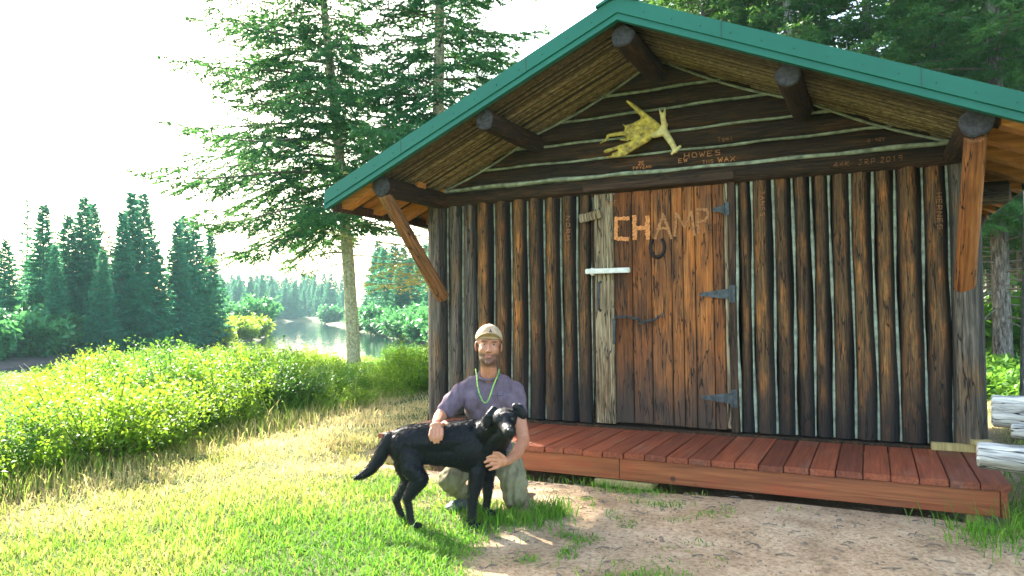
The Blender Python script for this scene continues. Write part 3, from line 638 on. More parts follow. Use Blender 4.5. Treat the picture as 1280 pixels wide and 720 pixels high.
M['leaf_b'] = leafmat('mid_green_leaves', (.03, .12, .02), (.09, .24, .03), .42, (.24, .48, .04), clump=1.2)
M['leaf_far'] = leafmat('bank_shrub_leaves', (.02, .17, .075), (.08, .30, .10), .35, (.14, .38, .07), clump=.4)
M['leaf_farb'] = leafmat('sunlit_bank_leaves', (.14, .28, .02), (.34, .48, .06), .45, (.45, .58, .05), clump=.4)  # sunlight painted in: brighter and yellower than the other bank leaves
M['leaf_dry'] = leafmat('dry_yellow_leaves', (.30, .24, .05), (.50, .42, .12), .45, (.6, .5, .12))
M['stem'] = plain('green_brown_stems', (.10, .11, .04), .8, var=.4)
M['grass'] = None
def tri_cards(P, D, Lg, Wd, r_):
    """a slim pointed card at P along D"""
    n = len(P); up = nrm(r_.normal(0, 1, (n, 3))); S = nrm(np.cross(D, up))*np.reshape(Wd, (-1, 1))/2
    T = P+D*np.reshape(Lg, (-1, 1)); V = np.stack([P-S, P+S, T], 1).reshape(-1, 3); return V, np.arange(3*n).reshape(-1, 3)
def leaf_cards(P, D, Nn, Lg, Wd):
    n = len(P); S = nrm(np.cross(D, Nn)); Lg = np.reshape(Lg, (-1, 1)); Wd = np.reshape(Wd, (-1, 1))/2
    up = nrm(np.cross(S, D)); V = np.stack([P, P+D*Lg*.45+S*Wd+up*Wd*.3, P+D*Lg-up*Lg*.12, P+D*Lg*.45-S*Wd+up*Wd*.3], 1).reshape(-1, 3); return V, np.arange(4*n).reshape(-1, 4)
def trunk_mesh(H, r0, lean=(0, 0), seed=0, mat=None, sides=12, wob=.04, flare=1.35):
    r_ = np.random.default_rng(seed); n = max(8, int(H/.35)); t = np.linspace(0, 1, n); ph = r_.uniform(0, 6.28, 4)
    P = np.stack([lean[0]*t*H+wob*np.sin(t*5+ph[0])-wob*np.sin(ph[0]), lean[1]*t*H+wob*np.sin(t*4+ph[1])-wob*np.sin(ph[1]), t*H-.25*(1-t)], 1)
    rad = r0*((1-t)**.8*.93+.07)*(1+(flare-1)*np.exp(-t*H/.25)); mb = MB(); mb.tube(P, rad, sides, jit=.06, seed=seed); return mb.mesh('trunk', mat), P
def spruce_parts(H, z0, rmax, nb, twigs, needles, nl, nw, seed, mat, droop=.35, rise=.15, lean=(0, 0), prof=.85, side=None, sub=True, stub=.0, twigmat=None, stick=1., trunkP=None, ztopcut=None):
    """branches (sticks) and needle crown of a conifer; side=(azimuth, factor) makes it fuller on one side"""
    r_ = np.random.default_rng(seed); st = MB(); B = []; D = []; Ln = []
    for i in range(nb):
        t = (i+r_.uniform(0, 1))/nb; z = z0+(H*.985-z0)*t**1.05; a = i*2.399+r_.uniform(-.5, .5)
        Lb = rmax*((1-(z-z0)/(H-z0))**prof)*r_.uniform(.62, 1.12)*(.35+.65*min(1, (z-z0)/(.06*H)+.45))+.08
        if side: Lb *= 1+side[1]*math.cos(a-side[0])
        ca, sa = math.cos(a), math.sin(a); n = 7; s = np.linspace(0, 1, n); dr = droop*r_.uniform(.6, 1.3)*(1-.6*t)
        if trunkP is not None: bx = np.interp(z, trunkP[:, 2], trunkP[:, 0]); by = np.interp(z, trunkP[:, 2], trunkP[:, 1])
        else: bx, by = lean[0]*z, lean[1]*z
        bend = r_.uniform(-.12, .12); wx = Lb*s*(ca-bend*s*sa); wy = Lb*s*(sa+bend*s*ca); wz = Lb*(rise*s-dr*s**1.6+.45*dr*s**4)+t*Lb*.35*s
        P = np.stack([bx+wx, by+wy, z+wz], 1)
        st.tube(P[:: (1 if stick else 2)], np.linspace(.010+.006*Lb, .003, n)*1.1, 4, cap=False)
        T = nrm(np.gradient(P, axis=0)); K = max(3, int(twigs*(.35+.65*Lb/rmax)))
        for k in range(K):
            q = .05+.95*(k+r_.uniform(0, 1))/K; f_ = q*(n-1); i0 = min(int(f_), n-2); p = P[i0]*(1-f_+i0)+P[i0+1]*(f_-i0); d = T[i0]
            sg = 1 if k % 2 else -1; sv = np.array([-d[1], d[0], 0]); ang = r_.uniform(.6, 1.05); dd = d*math.cos(ang)+sv*sg*math.sin(ang); dd[2] += r_.uniform(-.62, .16)
            l = (.34*Lb*(1-q)**.75+.07+.03*Lb)*r_.uniform(.7, 1.2); dd = dd/np.linalg.norm(dd); B.append(p); D.append(dd); Ln.append(l)
            if sub and l > .22:
                for m_ in range(int(l/.11)):
                    u_ = r_.uniform(.2, .95); s2 = np.array([-dd[1], dd[0], 0])*(1 if m_ % 2 else -1); d2 = dd*.62+s2*.72; d2[2] += r_.uniform(-.3, .1); d2 /= np.linalg.norm(d2)
                    B.append(p+dd*l*u_); D.append(d2); Ln.append(l*(1-u_)*.6+.07)
        B.append(P[-2]); D.append(T[-2]); Ln.append(.12*Lb+.1)
    B = np.array(B); D = np.array(D); Ln = np.array(Ln)
    cnt = np.maximum(3, (needles*Ln/.25).astype(int)); idx = np.repeat(np.arange(len(B)), cnt); n = len(idx)
    q = r_.uniform(0, 1, n); P = B[idx]+D[idx]*(Ln[idx]*q)[:, None]; rad = nrm(r_.normal(0, 1, (n, 3))); dirs = nrm(D[idx]*.85+rad*.75)
    V, Fc = tri_cards(P-dirs*nl*.2, dirs, nl*r_.uniform(.7, 1.3, n), nw*r_.uniform(.7, 1.3, n), r_)
    tint = np.repeat(np.clip(r_.normal(.5, .2, len(B))[idx]+(q-.5)*.25, 0, 1), 3)
    return st.mesh('branches', twigmat or M['twig']), me_np('crown', V, Fc, mat, False, {'tint': tint})
def tree(name, x, y, trunk, br, crown, label, cat='tree', group=None, s=1, rz=0, z=None, sc=None):
    o = empty(name, (x, y, hz(x, y) if z is None else z), rz); o.scale = sc or (s, s, s)
    if trunk: link('trunk', trunk, o)
    if br: link('branches', br, o)
    if crown: link('crown', crown, o)
    return tag(o, label, cat, group)
# the big leaning spruce by the lawn
lean_az = math.atan2(*[v for v in (-(CAM @ np.array([1., 0, 0]))[1], -(CAM @ np.array([1., 0, 0]))[0])])   # towards the open river side
x, y = place(443, 16.2); ld = (math.cos(lean_az), math.sin(lean_az))
tm, tp = trunk_mesh(14.5, .155, (ld[0]*.06, ld[1]*.06), 3, M['bark_pale'], 14, .10)
br, cr = spruce_parts(14.5, 3.3, 3.6, 130, 30, 15, .085, .027, 11, M['needle'], droop=.66, rise=.14, side=(lean_az, .36), trunkP=tp, prof=.72)
t1 = tree('spruce_tree', x, y, tm, br, cr, 'tall leaning spruce with pale flaky trunk standing at the edge of the lawn')
br2, cr2 = spruce_parts(4.4, 2.2, 2.3, 16, 12, 3, .05, .02, 12, M['leaf_dry'], droop=.5, rise=.12, trunkP=tp, prof=.2, twigmat=M['twig_y'])
link('dead_branches', br2, t1)
# second spruce close beside the cabin
x, y = place(543, 14.0); tm, tp = trunk_mesh(15.5, .15, (0, .004), 5, M['bark_pale'], 14, .05)
br, cr = spruce_parts(15.5, 3.6, 2.6, 120, 30, 16, .085, .027, 21, M['needle'], droop=.45, rise=.08, trunkP=tp, prof=.55)
t2 = tree('spruce_tree', x, y, tm, br, cr, 'tall straight spruce rising right beside the left corner of the cabin')
br2, cr2 = spruce_parts(3.6, 1.7, 2.4, 20, 14, 5, .055, .03, 22, M['leaf_dry'], droop=.35, rise=.2, trunkP=tp, prof=.2, twigmat=M['twig_y'])
link('dead_branches', br2, t2); link('dry_foliage', cr2, t2)
# distant spruce shapes (three) used on the far banks
FAR = []
for k in range(4):
    tm, tp = trunk_mesh(10, .09, (0, 0), 40+k, M['bark'], 6, .03)
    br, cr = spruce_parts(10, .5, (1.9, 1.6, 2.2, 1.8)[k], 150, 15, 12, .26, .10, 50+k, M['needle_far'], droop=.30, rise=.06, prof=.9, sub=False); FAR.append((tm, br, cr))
tm, tp = trunk_mesh(10, .10, (0, 0), 47, M['bark'], 6, .03)
THIN = (tm,)+spruce_parts(10, 2.5, .75, 80, 9, 8, .22, .07, 57, M['needle_far'], droop=.3, prof=.6, sub=False)
DEAD = (tm,)+spruce_parts(10, 1.0, 1.0, 100, 11, 7, .22, .07, 58, M['needle_dead'], droop=.3, prof=.8, sub=False)
SNAG = (tm,)+spruce_parts(10, 2.0, .5, 40, 4, 1, .1, .03, 59, M['needle_dead'], droop=.3, prof=.8, sub=False)
lb = [(-14, 285, 46, 0, 'dark spruce on the far left bank cut by the left picture edge'), (6, 298, 43, 2, 'short bluish spruce at the left end of the row on the far bank'),
      (31, 240, 62, 'T', 'thin sparse pale spruce standing behind the left bank row'), (53, 254, 45, 0, 'bushy dark spruce with rounded shape, second from left on the far bank'),
      (84, 267, 47, 2, 'mid-height spruce just left of the twin-topped pair on the far bank'), (77, 242, 66, 'S', 'bare thin snag showing above the left bank spruces'),
      (103, 244, 48, 1, 'tall spruce of the twin-topped pair on the far bank, left of the brown dead one'), (115, 252, 50, 3, 'slightly shorter twin spruce touching the brown dead conifer'),
      (134, 284, 47, 'D', 'dead brown conifer between the green spruces on the far bank'), (152, 262, 46, 1, 'slim spruce directly right of the brown dead conifer'),
      (163, 238, 48, 0, 'tallest narrow spruce on the far bank'), (178, 240, 50, 3, 'tall spruce crowding the right side of the tallest narrow one'),
      (193, 300, 46, 2, 'low broad spruce under the right side of the tallest pair'), (221, 273, 50, 1, 'left spruce of the rightmost cluster on the far bank'),
      (229, 268, 52, 0, 'middle spruce of the rightmost cluster on the far bank'), (242, 270, 54, 2, 'right spruce of the rightmost cluster, half behind the leaning tree boughs'),
      (262, 285, 57, 3, 'far bank spruce seen through the lowest boughs of the leaning tree'), (68, 305, 42, 1, 'low spruce in front of the bushy dark one on the far bank'),
      (128, 312, 43, 0, 'low dark spruce in front of the brown dead conifer')]
for px, row, dist, v, lab in lb:
    x, y = place(px, dist); zb = hz(x, y); T = {'T': THIN, 'S': SNAG, 'D': DEAD}.get(v) or FAR[v]; Ht = ztop(row, dist, px)-zb; s_ = Ht/10
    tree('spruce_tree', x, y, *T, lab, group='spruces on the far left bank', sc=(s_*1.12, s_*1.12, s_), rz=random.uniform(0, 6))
rg_ = random.Random(5); cnt = 0
def far_trees(n, pxr, dr_, rows, lab, grp):
    for i in range(n):
        px = rg_.uniform(*pxr); d = rg_.uniform(*dr_); x, y = place(px, d)
        if float(river_d(np.array([x]), np.array([y]))[0]) < 3.5: continue
        zb = hz(x, y); Ht = max(4.5, ztop(rg_.uniform(*rows), d, px)-zb); s_ = Ht/10
        tree('spruce_tree', x, y, *rg_.choice(FAR), lab, group=grp, sc=(s_*1.45, s_*1.45, s_), rz=rg_.uniform(0, 6))
far_trees(20, (255, 335), (95, 190), (345, 372), 'hazy spruce on the left side of the river bend', 'wood at the river bend')
far_trees(16, (-60, 330), (56, 90), (300, 345), 'dark spruce deep in the wood behind the far left bank', 'wood behind the left bank')
far_trees(110, (255, 440), (212, 300), (340, 364), 'hazy blue-green spruce in the distant wood at the river bend', 'distant wood at the river bend')
far_trees(95, (392, 620), (62, 125), (300, 336), 'blue-green spruce in the wood on the right bank beyond the leaning trunk', 'wood on the right bank')
far_trees(10, (455, 620), (52, 62), (300, 345), 'nearer spruce by the water on the right bank', 'wood on the right bank')

# shrubs
def shrub_mesh(nst, H, spread, leaves, ll, lw, seed, mat, stem=True):
    r_ = np.random.default_rng(seed); st = MB(); P = []; D = []
    for i in range(nst):
        a = r_.uniform(0, 6.28); sp = spread*math.sqrt(r_.uniform(.02, 1)); h = H*r_.uniform(.6, 1.08)*(1-.35*(sp/spread)**2); s = np.linspace(0, 1, 7); b0 = r_.uniform(-.12, .12, 2)*spread
        X = b0[0]+sp*math.cos(a)*s**.8; Y = b0[1]+sp*math.sin(a)*s**.8; Z = h*(s-.08*s*s)
        Q = np.stack([X, Y, Z], 1); st.tube(Q, np.linspace(.008, .002, 7)*(H+.2), 4, cap=False); T = nrm(np.gradient(Q, axis=0))
        for k in range(leaves):
            f_ = (.12+.88*r_.uniform(0, 1)**.75)*5.99; i0 = int(f_); p = Q[i0]*(1-f_+i0)+Q[i0+1]*(f_-i0); o_ = r_.normal(0, .085*H+.02, 3)*(1.1-.5*f_/6); P.append(p+o_); dd = T[i0]*.5+nrm(r_.normal(0, 1, 3))*.8; dd[2] -= .15; D.append(dd)
    P = np.array(P); P[:, 2] = np.maximum(P[:, 2], .01); D = nrm(np.array(D)); n = len(P); Nn = nrm(r_.normal(0, .6, (n, 3))+[0, 0, 1.])
    V, Fc = leaf_cards(P, D, Nn, ll*r_.uniform(.6, 1.3, n), lw*r_.uniform(.7, 1.2, n)); tint = np.repeat(np.clip(r_.normal(.5, .25, n), 0, 1), 4)
    return st.mesh('stems', M['stem']) if stem else None, me_np('foliage', V, Fc, mat, False, {'tint': tint})
def shrub(x, y, pair, lab, grp, s, name='shrub', cat='shrub', sz=1):
    o = empty(name, (x, y, hz(x, y)-.02), rg_.uniform(0, 6.28)); o.scale = (s, s, s*sz)
    if pair[0]: link('stems', pair[0], o)
    link('foliage', pair[1], o); return tag(o, lab, cat, grp)
SL_ = [shrub_mesh(46, .55, .80, 105, .046, .023, 170+k, M['leaf'] if k < 3 else M['leaf_b']) for k in range(4)]
SH = [shrub_mesh(44, 1.0, .74, 125, .050, .025, 70+k, M['leaf'] if k < 4 else M['leaf_b']) for k in range(6)]
pts = []; nearlab = 'yellow-green leafy shrub in the dense riverside thicket left of the lawn'
def edge_x(y):                                          # lawn / thicket boundary
    return np.interp(y, [1.5, 3.4, 6.2, 8.5, 10.5, 14], [-5.15, -5.50, -6.25, -6.75, -6.9, -6.0])
tries = 0
while tries < 30000 and len(pts) < 255:
    tries += 1; ang = R(rg_.uniform(27, 72)); d = 5.6+24*rg_.random()**2.0; x = -math.sin(ang)*d; y = math.cos(ang)*d
    if x > edge_x(y)-.05 or y < 1.0: continue
    if float(river_d(np.array([x]), np.array([y]))[0]) < .6: continue
    md = .52 if d < 9 else (.72 if d < 14 else 1.15)
    if any((x-a)**2+(y-b)**2 < md*md for a, b in pts): continue
    t1x, t1y = place(443, 16.2)
    if (x-t1x)**2+(y-t1y)**2 < .6: continue
    pts.append((x, y)); v = rg_.randrange(4) if rg_.random() < .74 else rg_.randrange(4, 6)
    d_e = edge_x(y)-x; s = rg_.uniform(.62, .98)*(.80+.35*min(1, d_e/2.5))*(1.0 if d < 14 else 1.15)
    zb = hz(x, y); fd = -.446*x+.894*y; pxx = 640+F_PX*(.894*x+.447*y)/fd
    row = np.interp(pxx, [-200, 0, 50, 90, 130, 200, 330, 370, 420, 470, 500, 560], [506, 498, 484, 452, 430, 424, 428, 442, 452, 460, 440, 416])+rg_.choice([-20, -10, -2, 4, 12, 22, 34])
    lim = max(.28, (ztop(row, fd, pxx)-zb)/1.06); s = rg_.uniform(.8, 1.15)
    if lim < .62: shrub(x, y, SL_[rg_.randrange(3) if rg_.random() < .74 else 3], nearlab, 'riverside thicket shrubs', s, sz=min(1.1, max(.55, lim/.55/s*rg_.uniform(.8, 1.05)))); continue
    s = min(s*.95, lim)
    shrub(x, y, SH[v], nearlab, 'riverside thicket shrubs', s)
for px, d, s, v, lab in ((215, 8.0, 1.0, 4, 'darker green shrub with broad leaves at the front of the thicket'), (522, 11.5, .95, 1, 'bright rounded shrub tucked against the left cabin corner'),
                         (497, 12.5, .6, 2, 'bright shrub between the leaning trunk and the cabin corner'), (355, 15.0, .6, 5, 'green rounded shrub in front of the river left of the leaning trunk')):
    x, y = place(px, d); shrub(x, y, SH[v], lab, 'riverside thicket shrubs', s)
# far bank shrubs
FS = [shrub_mesh(26, 1.0, .75, 60, .17, .085, 90+k, M['leaf_far']) for k in range(3)]; FB = [shrub_mesh(26, 1.0, .75, 60, .17, .085, 95+k, M['leaf_farb']) for k in range(2)]
def bank(n, pxr, dr_, dwater, sr, meshes, lab, grp):
    k = 0; tr = 0
    while k < n and tr < 4000:
        tr += 1; px = rg_.uniform(*pxr); d = rg_.uniform(*dr_); x, y = place(px, d); rd_ = float(river_d(np.array([x]), np.array([y]))[0])
        if not dwater[0] < rd_ < dwater[1]: continue
        shrub(x, y, rg_.choice(meshes), lab, grp, rg_.uniform(*sr), 'bank_shrub', 'willow shrub', rg_.uniform(.8, 1.1)); k += 1
bank(46, (-50, 215), (35, 52), (1.4, 9), (1.7, 3.0), FS, 'bluish green shrub along the mud bank across the river', 'shrubs on the far left bank')
bank(44, (195, 338), (38, 96), (.3, 6), (1.4, 2.3), FB, 'sunlit yellow-green shrub on the point where the river bends', 'sunlit shrubs on the river point')
bank(14, (250, 420), (90, 190), (.5, 8), (3, 5), FS, 'small hazy shrub lining the water at the distant river bend', 'shrubs at the river bend')
bank(52, (395, 600), (42, 125), (.1, 5), (1.7, 3.2), FS, 'green shrub lining the water on the right bank', 'shrubs on the right bank')
# bare driftwood brush on the mud
mb = MB(); x, y = place(60, 33); r_ = np.random.default_rng(4)
for i in range(26):
    a = r_.uniform(0, 6.28); l = r_.uniform(.6, 1.6); P = [(0, 0, 0), (l*.35*math.cos(a), l*.35*math.sin(a), l*.5), (l*.8*math.cos(a+.3), l*.8*math.sin(a+.3), l*.95)]; mb.tube(P, [.03, .02, .008], 5)
o = mb.build('dead_brush', plain('bleached_twigs', (.55, .47, .38), .9)); o.location = (x, y, hz(x, y)-.1); tag(o, 'pale bare brush sticking up by the mud bank at the left water', 'dead brush')

# grass blades (uncountable)
def blades(x, y, h, wd, tint, r_, lean=.5):
    n = len(x); z = height(x, y); a = r_.uniform(0, 6.28, n); ph = r_.uniform(0, 6.28, n); B = np.stack([x, y, z-.01], 1); S = np.stack([np.cos(a), np.sin(a), np.zeros(n)], 1)*wd[:, None]/2
    Ld = np.stack([np.cos(ph), np.sin(ph), np.zeros(n)], 1)*(h*lean*r_.uniform(.2, 1, n))[:, None]; U = np.array([0, 0, 1.])*h[:, None]
    m_ = B+Ld*.35+U*.6; t = B+Ld+U*(1-.25*lean)
    V = np.stack([B-S, B+S, m_-S*.8, m_+S*.8, t-S*.12, t+S*.12], 1).reshape(-1, 3); k = np.arange(n)[:, None]*6
    Fc = np.concatenate([k+[[0, 1, 3, 2]], k+[[2, 3, 5, 4]]], 0); return V, Fc, np.repeat(tint, 6)
m, nt, b, out = newmat('grass_blades'); L = nt.links.new
at = nd(nt, 'ShaderNodeAttribute', attribute_name='tint'); r0 = ramp(nt, [(0, (.06, .19, .015)), (.35, (.15, .33, .03)), (.6, (.34, .42, .07)), (.85, (.52, .44, .17)), (1, (.62, .50, .24))]); L(at.outputs['Fac'], r0.inputs[0]); L(r0.outputs[0], b.inputs['Base Color'])
b.inputs['Roughness'].default_value = .6; b.inputs['Specular IOR Level'].default_value = .2
tr = nd(nt, 'ShaderNodeBsdfTranslucent'); L(r0.outputs[0], tr.inputs['Color']); mx = nd(nt, 'ShaderNodeMixShader', i_0=.42); L(b.outputs[0], mx.inputs[1]); L(tr.outputs[0], mx.inputs[2]); L(mx.outputs[0], out.inputs['Surface'])
M['grass'] = m
r_ = np.random.default_rng(12)
n = 420000; rr = 2.1*np.exp(r_.uniform(0, 1, n)*math.log(15/2.1)); aa = np.radians(r_.uniform(-72, 14, n)); x = rr*np.sin(aa); y = rr*np.cos(aa)
dm = dirtmask(x, y); pat = vnoise(x, y, 2.6, 31)*.6+vnoise(x, y, 8, 32)*.4
tuft = sstep(.60, .74, vnoise(x, y, 3.1, 41)*.5+vnoise(x, y, 7., 42)*.5)*sstep(-.2, -1.6, x)*.6
keep = (r_.uniform(0, 1, n) < np.clip((1-dm)*(.12+.85*pat)+tuft*dm, 0, 1)) & (x > edge_x(y)-1.0) & ~((y > 5.0) & (x > -4.02) & (x < .9) & (y < 9)) & (y > 1)
x = x[keep]; y = y[keep]; n = len(x); dn = sstep(2.8, .6, x-edge_x(y)+1.2*(vnoise(x, y, .8, 33)-.5))
green = sstep(4.6, 3.2, y-.25*(x+3)+1.2*(vnoise(x, y, 1.2, 34)-.5))
dry = np.clip(.48+.45*dn+.35*(vnoise(x, y, 1.5, 35)-.4)-.20*green+.25*sstep(5.5, 8, y)+r_.normal(0, .13, n), 0, 1)
h = (.018+.036*r_.uniform(0, 1, n)**1.5)*(1+.7*vnoise(x, y, 2.2, 36))*(1+.5*dn)*(1-.35*dirtmask(x, y)); h *= np.where(r_.uniform(0, 1, n) > .985, 2.2, 1)
V, Fc, tn_ = blades(x, y, h, r_.uniform(.0035, .0065, n)*(1+np.hypot(x, y)*.06), dry, r_, .9)
tag(link('lawn_grass', me_np('lawn_grass', V, Fc, M['grass'], False, {'tint': tn_})), 'short green and straw coloured grass on the lawn before the cabin', 'grass', kind='stuff')
# tall dry stalks along the thicket, green growth inside it
n = 9000; y = r_.uniform(1.3, 13, n); x = edge_x(y)+r_.normal(.10, .22, n)
V, Fc, tn_ = blades(x, y, r_.uniform(.06, .24, n)*(.4+.9*vnoise(x, y, 1.5, 51))*np.where(r_.uniform(0, 1, n) > .97, 1.8, 1), r_.uniform(.005, .010, n), np.clip(r_.normal(.72, .2, n), 0, 1), r_, .45)
tag(link('tall_dry_grass', me_np('tall_dry_grass', V, Fc, M['grass'], False, {'tint': tn_})), 'tall dry straw grass fringing the riverside thicket', 'grass', kind='stuff')
n = 90000; rr = 6*np.exp(r_.uniform(0, 1, n)*math.log(26/6)); aa = np.radians(r_.uniform(-76, -24, n)); x = rr*np.sin(aa); y = rr*np.cos(aa); k_ = (x < edge_x(y)) & (river_d(x, y) > .3); x = x[k_]; y = y[k_]; n = len(x)
V, Fc, tn_ = blades(x, y, r_.uniform(.12, .32, n), r_.uniform(.010, .018, n)*(1+rr[k_]*.03), np.clip(r_.normal(.38, .15, n), 0, 1), r_, .5)
tag(link('thicket_undergrowth', me_np('thicket_undergrowth', V, Fc, M['grass'], False, {'tint': tn_})), 'tall green grass and weeds filling the riverside thicket', 'undergrowth', kind='stuff')
# leafy upright weeds at the front of the thicket
n = 900; y = r_.uniform(1.3, 9, n); x = edge_x(y)-np.abs(r_.normal(0, .55, n))-.05; z = height(x, y); hh = r_.uniform(.25, .62, n); P = []; D = []; S = MB()
k = 26; t = np.tile(np.linspace(.1, 1, k), n); id_ = np.repeat(np.arange(n), k); a = id_*1.3+np.tile(np.arange(k)*2.4, n)
P = np.stack([x[id_]+.03*np.sin(t*3+id_), y[id_]+.03*np.cos(t*2+id_), z[id_]+hh[id_]*t], 1); D = nrm(np.stack([np.cos(a), np.sin(a), .25+.5*t], 1))
V, Fc = leaf_cards(P, D, np.tile([0, 0, 1.], (len(P), 1))+r_.normal(0, .2, (len(P), 3)), .085*(1.2-.7*t), .018*np.ones(len(t)))
tag(link('leafy_weeds', me_np('leafy_weeds', V, Fc, M['leaf_b'], False, {'tint': np.repeat(r_.uniform(0, 1, len(P)), 4)})), 'upright leafy green weeds in front of the thicket shrubs', 'weeds', kind='stuff')
# tufts beside the deck and bottom right corner, and round the kneeling man
cx = []; cy_ = []; hh = []
for (tx, ty, sx, sy, n, h0) in ((.50, 4.40, .09, .16, 260, .12), (.80, 4.9, .10, .3, 500, .18), (.42, 4.2, .10, .06, 90, .07), (-1.72, 4.93, .12, .03, 110, .09), (-1.40, 4.95, .05, .03, 60, .10), (-1.90, 3.72, .16, .07, 520, .12), (-1.72, 3.92, .08, .06, 300, .15),
                                (-2.0, 4.95, .4, .06, 200, .1), (-1.5, 4.75, .14, .05, 160, .07), (-1.2, 4.4, .1, .05, 120, .06), (-2.9, 3.95, .25, .1, 500, .08), (-2.45, 3.35, .3, .12, 500, .07), (1.2, 5.6, .5, .6, 1500, .25)):
    cx.append(r_.normal(tx, sx, n)); cy_.append(r_.normal(ty, sy, n)); hh.append(h0*r_.uniform(.35, 1.1, n))
x = np.concatenate(cx); y = np.concatenate(cy_); h = np.concatenate(hh); k_ = ~((y > 5.03) & (x > -3.8) & (x < .72)); x, y, h = x[k_], y[k_], h[k_]
V, Fc, tn_ = blades(x, y, h, r_.uniform(.004, .007, len(x)), np.clip(r_.normal(.22, .12, len(x)), 0, 1), r_, .8)
tag(link('grass_tufts', me_np('grass_tufts', V, Fc, M['grass'], False, {'tint': tn_})), 'loose green grass tufts on the dirt beside deck and man', 'grass', kind='stuff')
# grit and twigs on the dirt
mb = MB(); r_ = np.random.default_rng(77)
for i in range(1500):
    x = r_.uniform(-3.4, 1.0); y = r_.uniform(2.9, 4.95); s = r_.uniform(.003, .010)*(2.2 if i % 37 == 0 else 1); z = hz(x, y) if i % 3 == 0 else hz(x, y)
    q = r_.uniform(.6, 1.3, (6, 3))*s; V = [(x+q[0][0], y, z), (x, y+q[1][1], z), (x-q[2][0], y, z), (x, y-q[3][1], z), (x, y, z+q[4][2]*.8), (x, y, z-s)]
    mb.add(V, [[0, 1, 4], [1, 2, 4], [2, 3, 4], [3, 0, 4]])
tag(mb.build('grit', plain('grit_stone', (.17, .12, .085), .9, var=.5, scale=60)), 'small stones and grit on the bare dirt', 'grit', kind='stuff')
mb = MB()
for i in range(330):
    x = r_.uniform(-3.6, 1.0); y = r_.uniform(3.0, 5.0); a = r_.uniform(0, 6.28); l = r_.uniform(.02, .10); z = hz(x, y)+.004; mb.tube([(x, y, z), (x+l*.5*math.cos(a), y+l*.5*math.sin(a), z+.006), (x+l*math.cos(a+.3), y+l*math.sin(a+.3), z)], r_.uniform(.0015, .0035), 4)
tag(mb.build('twig_litter', M['twig']), 'small dead twigs scattered on the dirt', 'twigs', kind='stuff')

# forest behind the cabin
FT = []
for k in range(4):
    tm, tp = trunk_mesh(16, (.15, .13, .17, .12)[k], (r_.uniform(-.012, .012), r_.uniform(-.012, .012)), 140+k, M['bark'] if k else M['bark_grey'], 10, .06)
    br, cr = spruce_parts(16, (3.2, 4.0, 2.6, 4.6)[k], (2.7, 2.4, 2.9, 2.2)[k], 115, 22, 10, .12, .036, 150+k, M['needle_forest'], droop=.42, rise=.05, prof=.55, trunkP=tp)
    db, dc = spruce_parts((3.6, 4.6, 3.2, 5.0)[k], .9, 1.7, 34, 10, 1, .05, .01, 160+k, M['needle_dead'], droop=.4, rise=.0, prof=.2, sub=False, trunkP=tp)
    FT.append((tm, br, cr, db))
def ftree(px, d, v, lab, grp=None, s=1., rz=None):
    x, y = place(px, d); o = tree('spruce_tree', x, y, *FT[v][:3], lab, group=grp, s=s, rz=rg_.uniform(0, 6) if rz is None else rz); link('dead_branches', FT[v][3], o); return o
for px, d, v, lab in ((848, 19, 1, 'forest spruce showing just right of the roof peak'), (886, 17, 3, 'slim forest spruce above the roof, left of the broad one'), (991, 16, 0, 'forest spruce with grey trunk over the right roof slope'),
                      (1089, 15.5, 2, 'broad forest spruce with straight trunk above the middle of the right roof slope'), (1171, 17, 3, 'left one of two close forest trunks above the right roof end'),
                      (1189, 16.4, 1, 'right one of two close forest trunks above the right roof end'), (1252, 14, 2, 'dense forest spruce behind the right roof end')):
    ftree(px, d, v, lab, 'forest behind the cabin')
for i in range(34):
    px = rg_.uniform(1130, 1750) if i % 4 else rg_.uniform(830, 1200); d = rg_.uniform(18, 38)
    if 1090 < px < 1160 and d < 30: continue
    ftree(px, d, rg_.randrange(4), 'dark spruce standing deep in the forest behind the cabin', 'deep forest trees', rg_.uniform(.8, 1.15))
for i in range(16):
    ftree(rg_.uniform(1222, 1330), rg_.uniform(17, 48), rg_.randrange(4), 'dark spruce trunk among many seen under the right eave', 'forest seen under the right eave', rg_.uniform(.8, 1.1))
# grey trunk at the right picture edge
x, y = place(1279, 6.6); tm, tp = trunk_mesh(12, .075, (.03, -.012), 181, M['bark_grey'], 14, .03, 1.15)
br, cr = spruce_parts(12, 7.0, 1.6, 40, 14, 9, .09, .03, 182, M['needle_forest'], trunkP=tp); tree('spruce_tree', x, y, tm, br, cr, 'pale grey lichened trunk at the right picture edge')
# low forest plants
UP = [shrub_mesh(16, .5, .5, 40, .10, .055, 190+k, M['leaf_b']) for k in range(3)]
for i in range(46):
    px = rg_.uniform(1225, 1500); d = rg_.uniform(8, 20); x, y = place(px, d)
    if x < 1.2 and y < 9.1: continue
    shrub(x, y, rg_.choice(UP), 'low broad-leaved green plant on the forest floor', 'forest floor plants', rg_.uniform(.5, 1.1), 'plant', 'plant')
for i in range(34):
    px = rg_.uniform(1222, 1345); d = rg_.uniform(15, 42); x, y = place(px, d); shrub(x, y, rg_.choice(UP), 'dense dark bush filling the forest floor under the trees', 'forest understorey bushes', rg_.uniform(2.0, 3.6), 'bush', 'bush')
